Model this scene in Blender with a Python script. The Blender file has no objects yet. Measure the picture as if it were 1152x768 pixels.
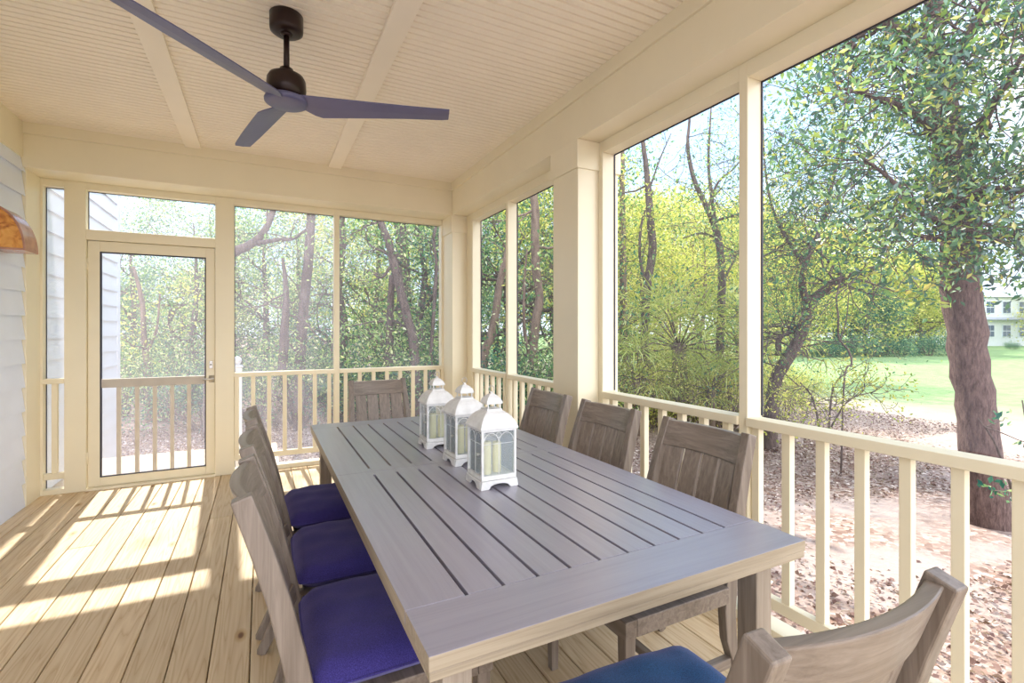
import bpy, math, random
import numpy as np
from mathutils import Vector, Matrix
random.seed(7)
COL = bpy.context.scene.collection
PI = math.pi
GZ = -0.52            # ground level below the deck

# ------------------------------------------------------------------ materials
def new_mat(name):
    m = bpy.data.materials.new(name); m.use_nodes = True
    nt = m.node_tree; nt.nodes.clear()
    out = nt.nodes.new('ShaderNodeOutputMaterial')
    return m, nt, out
def N(nt, t, **kw):
    n = nt.nodes.new(t)
    for k, v in kw.items():
        if k in n.inputs.keys(): n.inputs[k].default_value = v
        else: setattr(n, k, v)
    return n
def L(nt, a, ao, b, bi): nt.links.new(a.outputs[ao], b.inputs[bi])
def ramp(nt, stops):
    r = nt.nodes.new('ShaderNodeValToRGB'); cr = r.color_ramp
    while len(cr.elements) < len(stops): cr.elements.new(0.5)
    for e, (p, c) in zip(cr.elements, stops):
        e.position = p; e.color = (c[0], c[1], c[2], 1)
    return r
def mix_rgb(nt, mode, fac=1.0):
    n = nt.nodes.new('ShaderNodeMix'); n.data_type = 'RGBA'; n.blend_type = mode
    n.inputs[0].default_value = fac; return n
def plain(name, col, rough=0.5, metal=0.0, noise=0.04, scale=8.0, spec=0.5, bump=0.0):
    m, nt, out = new_mat(name)
    b = N(nt, 'ShaderNodeBsdfPrincipled', Roughness=rough, Metallic=metal)
    b.inputs['Specular IOR Level'].default_value = spec
    tc = N(nt, 'ShaderNodeTexCoord'); no = N(nt, 'ShaderNodeTexNoise', Scale=scale, Detail=4.0)
    L(nt, tc, 'Object', no, 'Vector')
    lo = [max(0, c*(1-noise*2)) for c in col]; hi = [min(1, c*(1+noise*2)) for c in col]
    r = ramp(nt, [(0.3, lo), (0.7, hi)]); L(nt, no, 'Fac', r, 'Fac'); L(nt, r, 'Color', b, 'Base Color')
    if bump:
        bp = N(nt, 'ShaderNodeBump', Strength=bump, Distance=0.01)
        n2 = N(nt, 'ShaderNodeTexNoise', Scale=scale*12, Detail=3.0); L(nt, tc, 'Object', n2, 'Vector')
        L(nt, n2, 'Fac', bp, 'Height'); L(nt, bp, 'Normal', b, 'Normal')
    L(nt, b, 'BSDF', out, 'Surface'); return m
def wood(name, cols, axis='y', rough=0.5, grain=1.0, spec=0.5, coat=0.0, island=0.25):
    """cols: dark, mid, light; grain stretched along axis"""
    m, nt, out = new_mat(name)
    b = N(nt, 'ShaderNodeBsdfPrincipled', Roughness=rough)
    b.inputs['Specular IOR Level'].default_value = spec
    b.inputs['Coat Weight'].default_value = coat; b.inputs['Coat Roughness'].default_value = 0.25
    tc = N(nt, 'ShaderNodeTexCoord'); mp = N(nt, 'ShaderNodeMapping')
    s = {'x': (2.0, 55, 55), 'y': (55, 2.0, 55), 'z': (55, 55, 2.0)}[axis]
    mp.inputs['Scale'].default_value = [v*grain for v in s]
    geo = N(nt, 'ShaderNodeNewGeometry')
    add = N(nt, 'ShaderNodeVectorMath', operation='ADD')
    sc = N(nt, 'ShaderNodeMath', operation='MULTIPLY'); sc.inputs[1].default_value = 37.0
    L(nt, geo, 'Random Per Island', sc, 0)
    L(nt, tc, 'Object', mp, 'Vector'); L(nt, mp, 'Vector', add, 0); L(nt, sc, 'Value', add, 1)
    no = N(nt, 'ShaderNodeTexNoise', Scale=1.0, Detail=5.0, Roughness=0.65, Distortion=0.6)
    L(nt, add, 'Vector', no, 'Vector')
    r = ramp(nt, [(0.28, cols[0]), (0.5, cols[1]), (0.74, cols[2])])
    L(nt, no, 'Fac', r, 'Fac')
    hsv = N(nt, 'ShaderNodeHueSaturation')
    mr = N(nt, 'ShaderNodeMapRange'); mr.inputs['To Min'].default_value = 1-island; mr.inputs['To Max'].default_value = 1+island*0.6
    L(nt, geo, 'Random Per Island', mr, 'Value'); L(nt, mr, 'Result', hsv, 'Value'); L(nt, r, 'Color', hsv, 'Color')
    L(nt, hsv, 'Color', b, 'Base Color')
    bp = N(nt, 'ShaderNodeBump', Strength=0.15, Distance=0.004); L(nt, no, 'Fac', bp, 'Height'); L(nt, bp, 'Normal', b, 'Normal')
    L(nt, b, 'BSDF', out, 'Surface'); return m
def deck_mat():
    m, nt, out = new_mat('pine_deck_boards')
    b = N(nt, 'ShaderNodeBsdfPrincipled', Roughness=0.55)
    b.inputs['Specular IOR Level'].default_value = 0.35
    tc = N(nt, 'ShaderNodeTexCoord'); geo = N(nt, 'ShaderNodeNewGeometry')
    sc = N(nt, 'ShaderNodeMath', operation='MULTIPLY'); sc.inputs[1].default_value = 91.0
    L(nt, geo, 'Random Per Island', sc, 0)
    add = N(nt, 'ShaderNodeVectorMath', operation='ADD')
    L(nt, tc, 'Object', add, 0); L(nt, sc, 'Value', add, 1)
    mp = N(nt, 'ShaderNodeMapping'); mp.inputs['Scale'].default_value = (16, 0.9, 16)
    L(nt, add, 'Vector', mp, 'Vector')
    # cathedral grain: distorted rings read across a stretched field
    big = N(nt, 'ShaderNodeTexNoise', Scale=0.8, Detail=2.0, Roughness=0.5); L(nt, mp, 'Vector', big, 'Vector')
    mul = N(nt, 'ShaderNodeMath', operation='MULTIPLY'); mul.inputs[1].default_value = 11.0; L(nt, big, 'Fac', mul, 0)
    fr = N(nt, 'ShaderNodeMath', operation='FRACT'); L(nt, mul, 'Value', fr, 0)
    r1 = ramp(nt, [(0.0, (0.64, 0.48, 0.29)), (0.45, (0.74, 0.59, 0.385)), (0.8, (0.70, 0.545, 0.345)), (1.0, (0.58, 0.41, 0.23))])
    L(nt, fr, 'Value', r1, 'Fac')
    mp2 = N(nt, 'ShaderNodeMapping'); mp2.inputs['Scale'].default_value = (90, 3, 90); L(nt, add, 'Vector', mp2, 'Vector')
    fine = N(nt, 'ShaderNodeTexNoise', Scale=1.0, Detail=4.0); L(nt, mp2, 'Vector', fine, 'Vector')
    r2 = ramp(nt, [(0.3, (0.86, 0.80, 0.74)), (0.7, (1, 1, 1))]); L(nt, fine, 'Fac', r2, 'Fac')
    mx = mix_rgb(nt, 'MULTIPLY', 0.6); L(nt, r1, 'Color', mx, 6); L(nt, r2, 'Color', mx, 7)
    # knots
    mp3 = N(nt, 'ShaderNodeMapping'); mp3.inputs['Scale'].default_value = (7.0, 3.2, 0.01); L(nt, add, 'Vector', mp3, 'Vector')
    vo = N(nt, 'ShaderNodeTexVoronoi', Scale=1.0); L(nt, mp3, 'Vector', vo, 'Vector')
    r3 = ramp(nt, [(0.0, (0.16, 0.08, 0.035)), (0.06, (0.30, 0.17, 0.08)), (0.10, (0.8, 0.68, 0.5)), (0.2, (1, 1, 1))])
    L(nt, vo, 'Distance', r3, 'Fac')
    cm = N(nt, 'ShaderNodeSeparateColor'); L(nt, vo, 'Color', cm, 'Color')
    gt = N(nt, 'ShaderNodeMath', operation='GREATER_THAN'); gt.inputs[1].default_value = 0.62; L(nt, cm, 'Red', gt, 0)
    mk = mix_rgb(nt, 'MULTIPLY', 1.0); L(nt, gt, 'Value', mk, 0); L(nt, mx, 2, mk, 6); L(nt, r3, 'Color', mk, 7)
    hsv = N(nt, 'ShaderNodeHueSaturation'); mr = N(nt, 'ShaderNodeMapRange')
    mr.inputs['To Min'].default_value = 0.86; mr.inputs['To Max'].default_value = 1.10
    L(nt, geo, 'Random Per Island', mr, 'Value'); L(nt, mr, 'Result', hsv, 'Value'); L(nt, mk, 2, hsv, 'Color')
    L(nt, hsv, 'Color', b, 'Base Color')
    bp = N(nt, 'ShaderNodeBump', Strength=0.12, Distance=0.004); L(nt, fine, 'Fac', bp, 'Height'); L(nt, bp, 'Normal', b, 'Normal')
    L(nt, b, 'BSDF', out, 'Surface'); return m
def fabric(name, col, scale=420):
    m, nt, out = new_mat(name)
    b = N(nt, 'ShaderNodeBsdfPrincipled', Roughness=0.9)
    b.inputs['Specular IOR Level'].default_value = 0.15
    b.inputs['Sheen Weight'].default_value = 0.35; b.inputs['Sheen Tint'].default_value = (0.55, 0.5, 0.9, 1)
    tc = N(nt, 'ShaderNodeTexCoord'); no = N(nt, 'ShaderNodeTexNoise', Scale=scale, Detail=2.0)
    n2 = N(nt, 'ShaderNodeTexNoise', Scale=6.0, Detail=3.0)
    L(nt, tc, 'Object', no, 'Vector'); L(nt, tc, 'Object', n2, 'Vector')
    r = ramp(nt, [(0.3, [c*0.6 for c in col]), (0.7, [min(1, c*1.45) for c in col])]); L(nt, no, 'Fac', r, 'Fac')
    r2 = ramp(nt, [(0.3, (0.8, 0.8, 0.85)), (0.7, (1.2, 1.1, 1.1))]); L(nt, n2, 'Fac', r2, 'Fac')
    mx = mix_rgb(nt, 'MULTIPLY', 1.0); L(nt, r, 'Color', mx, 6); L(nt, r2, 'Color', mx, 7); L(nt, mx, 2, b, 'Base Color')
    bp = N(nt, 'ShaderNodeBump', Strength=0.25, Distance=0.002); L(nt, no, 'Fac', bp, 'Height'); L(nt, bp, 'Normal', b, 'Normal')
    L(nt, b, 'BSDF', out, 'Surface'); return m
def leaf_mat(name, stops, trans=0.45, gloss=0.0):
    m, nt, out = new_mat(name)
    geo = N(nt, 'ShaderNodeNewGeometry')
    r = ramp(nt, stops); L(nt, geo, 'Random Per Island', r, 'Fac')
    d = N(nt, 'ShaderNodeBsdfDiffuse'); t = N(nt, 'ShaderNodeBsdfTranslucent')
    L(nt, r, 'Color', d, 'Color')
    br = mix_rgb(nt, 'MULTIPLY', 1.0); br.inputs[7].default_value = (1.0, 1.0, 0.45, 1); L(nt, r, 'Color', br, 6)
    gm = N(nt, 'ShaderNodeGamma', Gamma=0.8); L(nt, br, 2, gm, 'Color'); L(nt, gm, 'Color', t, 'Color')
    mx = N(nt, 'ShaderNodeMixShader'); mx.inputs[0].default_value = trans
    L(nt, d, 'BSDF', mx, 1); L(nt, t, 'BSDF', mx, 2)
    last = mx
    if gloss:
        g = N(nt, 'ShaderNodeBsdfGlossy', Roughness=0.35); m2 = N(nt, 'ShaderNodeMixShader'); m2.inputs[0].default_value = gloss
        L(nt, mx, 'Shader', m2, 1); L(nt, g, 'BSDF', m2, 2); last = m2
    L(nt, last, 'Shader', out, 'Surface'); return m
def bark_mat(name, a, bcol, scale=9):
    m, nt, out = new_mat(name)
    b = N(nt, 'ShaderNodeBsdfPrincipled', Roughness=0.9); b.inputs['Specular IOR Level'].default_value = 0.15
    tc = N(nt, 'ShaderNodeTexCoord'); mp = N(nt, 'ShaderNodeMapping'); mp.inputs['Scale'].default_value = (scale, scale, scale*0.25)
    no = N(nt, 'ShaderNodeTexNoise', Scale=2.0, Detail=6.0, Roughness=0.7); L(nt, tc, 'Object', mp, 'Vector'); L(nt, mp, 'Vector', no, 'Vector')
    r = ramp(nt, [(0.3, a), (0.72, bcol)]); L(nt, no, 'Fac', r, 'Fac'); L(nt, r, 'Color', b, 'Base Color')
    bp = N(nt, 'ShaderNodeBump', Strength=0.8, Distance=0.03); L(nt, no, 'Fac', bp, 'Height'); L(nt, bp, 'Normal', b, 'Normal')
    L(nt, b, 'BSDF', out, 'Surface'); return m
def screen_mat(name, dens):
    m, nt, out = new_mat(name)
    tr = N(nt, 'ShaderNodeBsdfTransparent'); tr.inputs['Color'].default_value = (1, 1, 1, 1)
    d = N(nt, 'ShaderNodeBsdfDiffuse'); d.inputs['Color'].default_value = (0.78, 0.76, 0.86, 1)
    t = N(nt, 'ShaderNodeBsdfTranslucent'); t.inputs['Color'].default_value = (0.86, 0.82, 0.94, 1)
    m1 = N(nt, 'ShaderNodeMixShader'); m1.inputs[0].default_value = 0.6
    L(nt, d, 'BSDF', m1, 1); L(nt, t, 'BSDF', m1, 2)
    m2 = N(nt, 'ShaderNodeMixShader'); m2.inputs[0].default_value = dens
    L(nt, tr, 'BSDF', m2, 1); L(nt, m1, 'Shader', m2, 2)
    L(nt, m2, 'Shader', out, 'Surface'); return m
def glass_mat():
    m, nt, out = new_mat('lantern_glass')
    tr = N(nt, 'ShaderNodeBsdfTransparent'); tr.inputs['Color'].default_value = (0.985, 0.995, 1.0, 1)
    g = N(nt, 'ShaderNodeBsdfGlossy', Roughness=0.03); g.inputs['Color'].default_value = (1, 1, 1, 1)
    fr = N(nt, 'ShaderNodeFresnel', IOR=1.5)
    mx = N(nt, 'ShaderNodeMixShader'); L(nt, fr, 'Fac', mx, 0); L(nt, tr, 'BSDF', mx, 1); L(nt, g, 'BSDF', mx, 2)
    df = N(nt, 'ShaderNodeBsdfDiffuse'); df.inputs['Color'].default_value = (0.86, 0.94, 1.0, 1); tl_ = N(nt, 'ShaderNodeBsdfTranslucent'); tl_.inputs['Color'].default_value = (0.86, 0.94, 1.0, 1)
    m3 = N(nt, 'ShaderNodeMixShader'); m3.inputs[0].default_value = 0.5; L(nt, df, 'BSDF', m3, 1); L(nt, tl_, 'BSDF', m3, 2)
    m4 = N(nt, 'ShaderNodeMixShader'); m4.inputs[0].default_value = 0.13; L(nt, mx, 'Shader', m4, 1); L(nt, m3, 'Shader', m4, 2)
    L(nt, m4, 'Shader', out, 'Surface'); return m

M = {}
M['trim'] = plain('cream_painted_trim', (0.81, 0.735, 0.545), 0.42, noise=0.012, scale=3)
M['ceil'] = plain('cream_beadboard_paint', (0.90, 0.825, 0.69), 0.5, noise=0.012, scale=3)
M['siding'] = plain('pale_grey_blue_siding_paint', (0.74, 0.79, 0.90), 0.5, noise=0.015, scale=4)
M['spline'] = plain('dark_screen_spline', (0.03, 0.03, 0.05), 0.6)
M['screen'] = screen_mat('sun_haze_screen', 0.21); M['screen_mid'] = screen_mat('faint_sun_haze_screen', 0.10); M['screen_clear'] = screen_mat('fine_insect_screen', 0.05)  # back screens scatter more, a lilac veil standing in for sun haze
M['deck'] = deck_mat()
TW = ((0.275, 0.26, 0.315), (0.305, 0.29, 0.35), (0.335, 0.318, 0.375))  # top wood with the blue-lilac of reflected sky mixed into its colour
M['table_y'] = wood('table_wood_lengthwise', TW, 'y', 0.33, island=0.05, coat=0.5)
M['table_x'] = wood('table_wood_crosswise', TW, 'x', 0.33, island=0.03, coat=0.5)
EW = ((0.27, 0.215, 0.15), (0.38, 0.31, 0.22), (0.47, 0.39, 0.29))
M['edge_x'] = wood('table_edge_wood_crosswise', EW, 'x', 0.5, island=0.05)
M['edge_y'] = wood('table_edge_wood_lengthwise', EW, 'y', 0.5, island=0.05)
M['leg_z'] = wood('table_leg_wood', ((0.22, 0.17, 0.13), (0.33, 0.27, 0.21), (0.42, 0.35, 0.28)), 'z', 0.5, island=0.05)
CW = ((0.14, 0.105, 0.08), (0.215, 0.17, 0.135), (0.30, 0.245, 0.20))
M['chair_z'] = wood('chair_wood_upright', CW, 'z', 0.42, island=0.12, coat=0.15)
M['chair_x'] = wood('chair_wood_crosswise', CW, 'x', 0.42, island=0.05, coat=0.15)
M['chair_y'] = wood('chair_wood_lengthwise', CW, 'y', 0.42, island=0.05, coat=0.15)
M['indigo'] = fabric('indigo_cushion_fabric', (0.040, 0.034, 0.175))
M['teal'] = fabric('indigo_fabric_teal_lit', (0.012, 0.085, 0.20))  # same cushion as the indigo one, with teal light put into its colour
M['bronze'] = plain('dark_bronze_metal', (0.022, 0.009, 0.008), 0.32, metal=0.3)
M['blade'] = plain('slate_fan_blade', (0.11, 0.11, 0.22), 0.34, spec=0.6, noise=0.03)
M['white_metal'] = plain('distressed_white_metal', (0.72, 0.72, 0.71), 0.5, noise=0.06, scale=30)
M['wax'] = plain('pale_yellow_wax', (0.92, 0.84, 0.46), 0.5, noise=0.02)
M['wick'] = plain('dark_wick', (0.05, 0.04, 0.03), 0.9)
M['glass'] = glass_mat()
M['steel'] = plain('brushed_nickel', (0.55, 0.53, 0.50), 0.3, metal=0.9)
M['bark'] = bark_mat('tree_bark_grey_brown', (0.06, 0.045, 0.042), (0.22, 0.17, 0.15))
M['bark_red'] = bark_mat('tree_bark_reddish', (0.055, 0.034, 0.034), (0.23, 0.155, 0.135), 20)
M['bark_pale'] = bark_mat('tree_bark_pale', (0.09, 0.065, 0.05), (0.28, 0.21, 0.16))
M['leaf_mid'] = leaf_mat('leaves_mid_green', [(0.0, (0.04, 0.13, 0.07)), (0.35, (0.13, 0.27, 0.11)), (0.7, (0.34, 0.48, 0.20)), (0.88, (0.60, 0.68, 0.36)), (1.0, (0.85, 0.88, 0.66))])
M['leaf_yel'] = leaf_mat('leaves_yellow_green', [(0.0, (0.18, 0.26, 0.06)), (0.4, (0.44, 0.48, 0.11)), (0.8, (0.70, 0.67, 0.20)), (1.0, (0.86, 0.76, 0.34))])
M['leaf_dark'] = leaf_mat('leaves_dark_blue_green', [(0.0, (0.02, 0.08, 0.08)), (0.5, (0.06, 0.19, 0.14)), (0.85, (0.20, 0.36, 0.18)), (1.0, (0.50, 0.60, 0.34))], 0.35)
M['leaf_glossy'] = leaf_mat('leaves_glossy_evergreen', [(0.0, (0.012, 0.06, 0.055)), (0.45, (0.04, 0.15, 0.07)), (0.72, (0.16, 0.32, 0.07)), (0.9, (0.42, 0.50, 0.08)), (1.0, (0.55, 0.45, 0.10))], 0.35, 0.10)
M['leaf_fine'] = leaf_mat('small_blue_green_leaves', [(0.0, (0.03, 0.11, 0.10)), (0.5, (0.10, 0.24, 0.15)), (0.8, (0.26, 0.38, 0.10)), (1.0, (0.60, 0.50, 0.14))], 0.4)
M['palm'] = leaf_mat('palm_frond_green', [(0.0, (0.20, 0.28, 0.06)), (0.5, (0.36, 0.44, 0.11)), (1.0, (0.58, 0.58, 0.20))], 0.4, 0.05)
M['litter'] = leaf_mat('fallen_leaves', [(0.0, (0.12, 0.07, 0.065)), (0.4, (0.24, 0.16, 0.14)), (0.75, (0.40, 0.32, 0.29)), (1.0, (0.66, 0.58, 0.54))], 0.15)
M['grass'] = leaf_mat('lawn_blades', [(0.0, (0.30, 0.38, 0.14)), (1.0, (0.52, 0.58, 0.26))], 0.2)

def ground_mat():
    m, nt, out = new_mat('leaf_strewn_earth_and_lawn')
    b = N(nt, 'ShaderNodeBsdfDiffuse')
    tc = N(nt, 'ShaderNodeTexCoord')
    v = N(nt, 'ShaderNodeTexVoronoi', Scale=26.0); v.feature = 'F1'; L(nt, tc, 'Object', v, 'Vector')
    sp = N(nt, 'ShaderNodeSeparateColor'); L(nt, v, 'Color', sp, 'Color')
    r = ramp(nt, [(0.0, (0.14, 0.08, 0.06)), (0.35, (0.27, 0.18, 0.14)), (0.7, (0.40, 0.31, 0.26)), (1.0, (0.55, 0.46, 0.41))]); L(nt, sp, 'Red', r, 'Fac')
    n2 = N(nt, 'ShaderNodeTexNoise', Scale=0.9, Detail=5.0); L(nt, tc, 'Object', n2, 'Vector')
    r2 = ramp(nt, [(0.42, (0.25, 0.18, 0.15)), (0.62, (0.36, 0.29, 0.26))])
    L(nt, n2, 'Fac', r2, 'Fac')
    r2b = ramp(nt, [(0.42, (0, 0, 0)), (0.60, (1, 1, 1))]); L(nt, n2, 'Fac', r2b, 'Fac')
    mA = mix_rgb(nt, 'MIX'); L(nt, r2b, 'Color', mA, 0); L(nt, r, 'Color', mA, 6); L(nt, r2, 'Color', mA, 7)
    # lawn begins some metres off to the right of the porch
    px = N(nt, 'ShaderNodeSeparateXYZ'); L(nt, tc, 'Object', px, 'Vector')
    n3 = N(nt, 'ShaderNodeTexNoise', Scale=0.25, Detail=4.0); L(nt, tc, 'Object', n3, 'Vector')
    m3 = N(nt, 'ShaderNodeMath', operation='MULTIPLY_ADD'); m3.inputs[1].default_value = 5.0; L(nt, n3, 'Fac', m3, 0); L(nt, px, 'X', m3, 2)
    mrA = N(nt, 'ShaderNodeMapRange'); mrA.inputs['From Min'].default_value = 10.5; mrA.inputs['From Max'].default_value = 14.0; L(nt, m3, 'Value', mrA, 'Value')
    dirt = mix_rgb(nt, 'MIX'); dirt.inputs[7].default_value = (0.44, 0.35, 0.29, 1); L(nt, mrA, 'Result', dirt, 0); L(nt, mA, 2, dirt, 6)
    mrB = N(nt, 'ShaderNodeMapRange'); mrB.inputs['From Min'].default_value = 14.5; mrB.inputs['From Max'].default_value = 18.5; L(nt, m3, 'Value', mrB, 'Value')
    n4 = N(nt, 'ShaderNodeTexNoise', Scale=3.0, Detail=5.0); L(nt, tc, 'Object', n4, 'Vector')
    rg = ramp(nt, [(0.35, (0.20, 0.30, 0.13)), (0.65, (0.27, 0.37, 0.17))]); L(nt, n4, 'Fac', rg, 'Fac')
    fin = mix_rgb(nt, 'MIX'); L(nt, mrB, 'Result', fin, 0); L(nt, dirt, 2, fin, 6); L(nt, rg, 'Color', fin, 7)
    L(nt, fin, 2, b, 'Color')
    bp = N(nt, 'ShaderNodeBump', Strength=0.5, Distance=0.03); L(nt, v, 'Distance', bp, 'Height'); L(nt, bp, 'Normal', b, 'Normal')
    L(nt, b, 'BSDF', out, 'Surface'); return m
M['ground'] = ground_mat()

# ------------------------------------------------------------------ mesh helpers
class MB:
    def __init__(s): s.v = []; s.f = []; s.mi = []; s.sm = []
    def add(s, vs, fs, mi=0, smooth=False):
        o = len(s.v); s.v.extend([tuple(p) for p in vs])
        for f in fs: s.f.append(tuple(o+i for i in f)); s.mi.append(mi); s.sm.append(smooth)
        return s
    def box(s, x0, x1, y0, y1, z0, z1, mi=0, T=None):
        vs = [(x0,y0,z0),(x1,y0,z0),(x1,y1,z0),(x0,y1,z0),(x0,y0,z1),(x1,y0,z1),(x1,y1,z1),(x0,y1,z1)]
        if T is not None: vs = [T @ Vector(p) for p in vs]
        return s.add(vs, [(0,3,2,1),(4,5,6,7),(0,1,5,4),(1,2,6,5),(2,3,7,6),(3,0,4,7)], mi)
    def sweep(s, path, w, h, side, mi=0):
        """rectangular bar following path; w along 'side' vector, h along the perpendicular. w,h may be lists"""
        n = len(path); P = [Vector(p) for p in path]; side = Vector(side).normalized(); rings = []
        for i in range(n):
            t = (P[min(i+1, n-1)] - P[max(i-1, 0)]).normalized()
            up = t.cross(side).normalized(); ww = w[i] if isinstance(w, (list, tuple)) else w
            hh = h[i] if isinstance(h, (list, tuple)) else h
            rings.append([P[i]+side*ww/2+up*hh/2, P[i]-side*ww/2+up*hh/2, P[i]-side*ww/2-up*hh/2, P[i]+side*ww/2-up*hh/2])
        vs = [p for r in rings for p in r]; fs = []
        for i in range(n-1):
            for k in range(4):
                a = 4*i+k; b = 4*i+(k+1) % 4; fs.append((a, b, b+4, a+4))
        fs.append((3, 2, 1, 0)); e = 4*(n-1); fs.append((e, e+1, e+2, e+3))
        return s.add(vs, fs, mi)
    def tube(s, path, rad, seg=8, mi=0, wob=0.0):
        P = [Vector(p) for p in path]; n = len(P)
        R = rad if isinstance(rad, (list, tuple)) else [rad]*n
        ref = Vector((0.31, 0.22, 0.93)).normalized(); vs = []; fs = []
        for i in range(n):
            t = (P[min(i+1, n-1)] - P[max(i-1, 0)]).normalized()
            if abs(t.dot(ref)) > 0.97: ref = Vector((0.9, 0.3, 0.1)).normalized()
            a = t.cross(ref).normalized(); b = t.cross(a).normalized()
            ref = b.cross(t) if False else ref
            for k in range(seg):
                an = 2*PI*k/seg; r = R[i]*(1+random.uniform(-wob, wob))
                vs.append(P[i]+(a*math.cos(an)+b*math.sin(an))*r)
        for i in range(n-1):
            for k in range(seg):
                k2 = (k+1) % seg; fs.append((i*seg+k, i*seg+k2, (i+1)*seg+k2, (i+1)*seg+k))
        fs.append(tuple(range(seg-1, -1, -1))); fs.append(tuple((n-1)*seg+k for k in range(seg)))
        return s.add(vs, fs, mi, True)
    def lathe(s, prof, seg=32, c=(0, 0, 0), mi=0, ax=1.0, ay=1.0, rot=0.0, smooth=True):
        vs = []; fs = []; n = len(prof)
        for (r, z) in prof:
            for k in range(seg):
                an = 2*PI*k/seg+rot; vs.append((c[0]+r*math.cos(an)*ax, c[1]+r*math.sin(an)*ay, c[2]+z))
        for i in range(n-1):
            for k in range(seg):
                k2 = (k+1) % seg; fs.append((i*seg+k, i*seg+k2, (i+1)*seg+k2, (i+1)*seg+k))
        fs.append(tuple(range(seg-1, -1, -1))); fs.append(tuple((n-1)*seg+k for k in range(seg)))
        return s.add(vs, fs, mi, smooth)
    def prism(s, poly, a, b, plane='xz', mi=0):
        """extrude a 2-D outline; plane 'xz' -> along y from a to b, 'yz' -> along x, 'xy' -> along z"""
        def p3(p, t):
            return {'xz': (p[0], t, p[1]), 'yz': (t, p[0], p[1]), 'xy': (p[0], p[1], t)}[plane]
        n = len(poly); vs = [p3(p, a) for p in poly]+[p3(p, b) for p in poly]
        fs = [tuple(range(n)), tuple(range(2*n-1, n-1, -1))]+[(i, i+n, (i+1) % n+n, (i+1) % n) for i in range(n)]
        return s.add(vs, fs, mi)
    def build(s, name, mats, parent=None, bevel=0.0, seg=2, loc=None, fix=True):
        me = bpy.data.meshes.new(name); me.from_pydata(s.v, [], s.f)
        if not isinstance(mats, (list, tuple)): mats = [mats]
        for m in mats: me.materials.append(m)
        me.polygons.foreach_set('material_index', s.mi); me.polygons.foreach_set('use_smooth', s.sm); me.update()
        if fix:
            import bmesh
            bm = bmesh.new(); bm.from_mesh(me); bmesh.ops.recalc_face_normals(bm, faces=bm.faces); bm.to_mesh(me); bm.free()
        o = bpy.data.objects.new(name, me); COL.objects.link(o)
        if loc is not None: o.location = loc
        if parent is not None: o.parent = parent
        if bevel:
            bv = o.modifiers.new('bevel', 'BEVEL'); bv.width = bevel; bv.segments = seg; bv.limit_method = 'ANGLE'; bv.angle_limit = math.radians(40)
            bv.harden_normals = False
        return o
def tag(o, label=None, cat=None, group=None, kind=None):
    if label: o['label'] = label
    if cat: o['category'] = cat
    if group: o['group'] = group
    if kind: o['kind'] = kind
    return o
def empty(name, loc, rz=0.0, **kw):
    o = bpy.data.objects.new(name, None); o.empty_display_size = 0.1; COL.objects.link(o)
    o.location = loc; o.rotation_euler = (0, 0, rz); return tag(o, **kw)
def copy_tree(o, parent=None):
    c = o.copy(); COL.objects.link(c)
    if parent is not None: c.parent = parent
    for ch in list(o.children): copy_tree(ch, c)
    return c
def lerp(a, b, t): return a+(b-a)*t

# ------------------------------------------------------------------ floor, ceiling, walls
XL, XR, YB, YF = -1.60, 2.05, 5.17, -1.30
b = MB(); x = -1.62; k = 0; rnd = random.Random(3)
while x < 2.04:
    joints = [YF]+sorted(rnd.sample([0.4, 1.2, 3.85, 3.25, 2.0, 4.4], 1))+[5.255]
    if abs(x+0.33) < 0.08: joints = [YF, 4.02, 5.255]
    for a, c in zip(joints[:-1], joints[1:]):
        b.box(x, min(x+0.1395, 2.07), a+0.0015, c-0.0015, -0.038, 0.0)
    x += 0.1435; k += 1
fl = b.build('floor', M['deck'], bevel=0.003, seg=1); tag(fl, 'honey coloured pine deck boards with knots', 'floor', kind='structure')
b = MB()
b.box(-1.62, 2.07, 5.20, 5.258, -0.28, -0.04); b.box(2.03, 2.075, YF, 5.25, -0.28, -0.04)
for y in np.arange(YF, 5.2, 0.6): b.box(-1.62, 2.03, y, y+0.04, -0.24, -0.042)
tag(b.build('trim_1', M['deck']), 'pine joists and rim board under the deck', 'deck frame', kind='structure')

# beadboard ceiling, beads running across the porch
ZC = 2.86
b = MB(); y = YF
b.box(-1.75, 2.15, YF, 5.35, ZC+0.02, ZC+0.10)
while y < 4.93:
    b.prism([(y+0.003, ZC+0.009), (y+0.006, ZC), (y+0.0445, ZC), (y+0.0475, ZC+0.009), (y+0.0475, ZC+0.022), (y+0.003, ZC+0.022)], -1.65, 1.83, 'yz')
    y += 0.0508
tag(b.build('ceiling', M['ceil']), 'cream beadboard porch ceiling', 'ceiling', kind='structure')
for i, xc in enumerate((-0.515, 0.607)):
    b = MB(); b.box(xc-0.058, xc+0.058, YF, 4.885, ZC-0.020, ZC+0.004)
    tag(b.build('trim_%d' % (2+i), M['ceil'], bevel=0.003), ['flat batten on the ceiling left of the fan', 'flat batten on the ceiling right of the fan'][i], 'batten', kind='structure')
# beams
ZS = 2.527
b = MB(); b.box(-1.60, 1.78, 4.885, 5.26, ZS, ZC+0.03); b.box(-1.578, 1.772, 4.868, 4.89, 2.775, ZC+0.01)
tag(b.build('trim_4', M['trim'], bevel=0.003), 'cream boxed beam across the back of the porch', 'beam', kind='structure')
b = MB(); b.box(1.78, 2.11, YF, 5.26, ZS, ZC+0.03); b.box(1.763, 1.785, YF, 4.88, 2.775, ZC+0.01)
tag(b.build('trim_5', M['trim'], bevel=0.003), 'cream boxed beam along the right side of the porch', 'beam', kind='structure')

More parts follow.
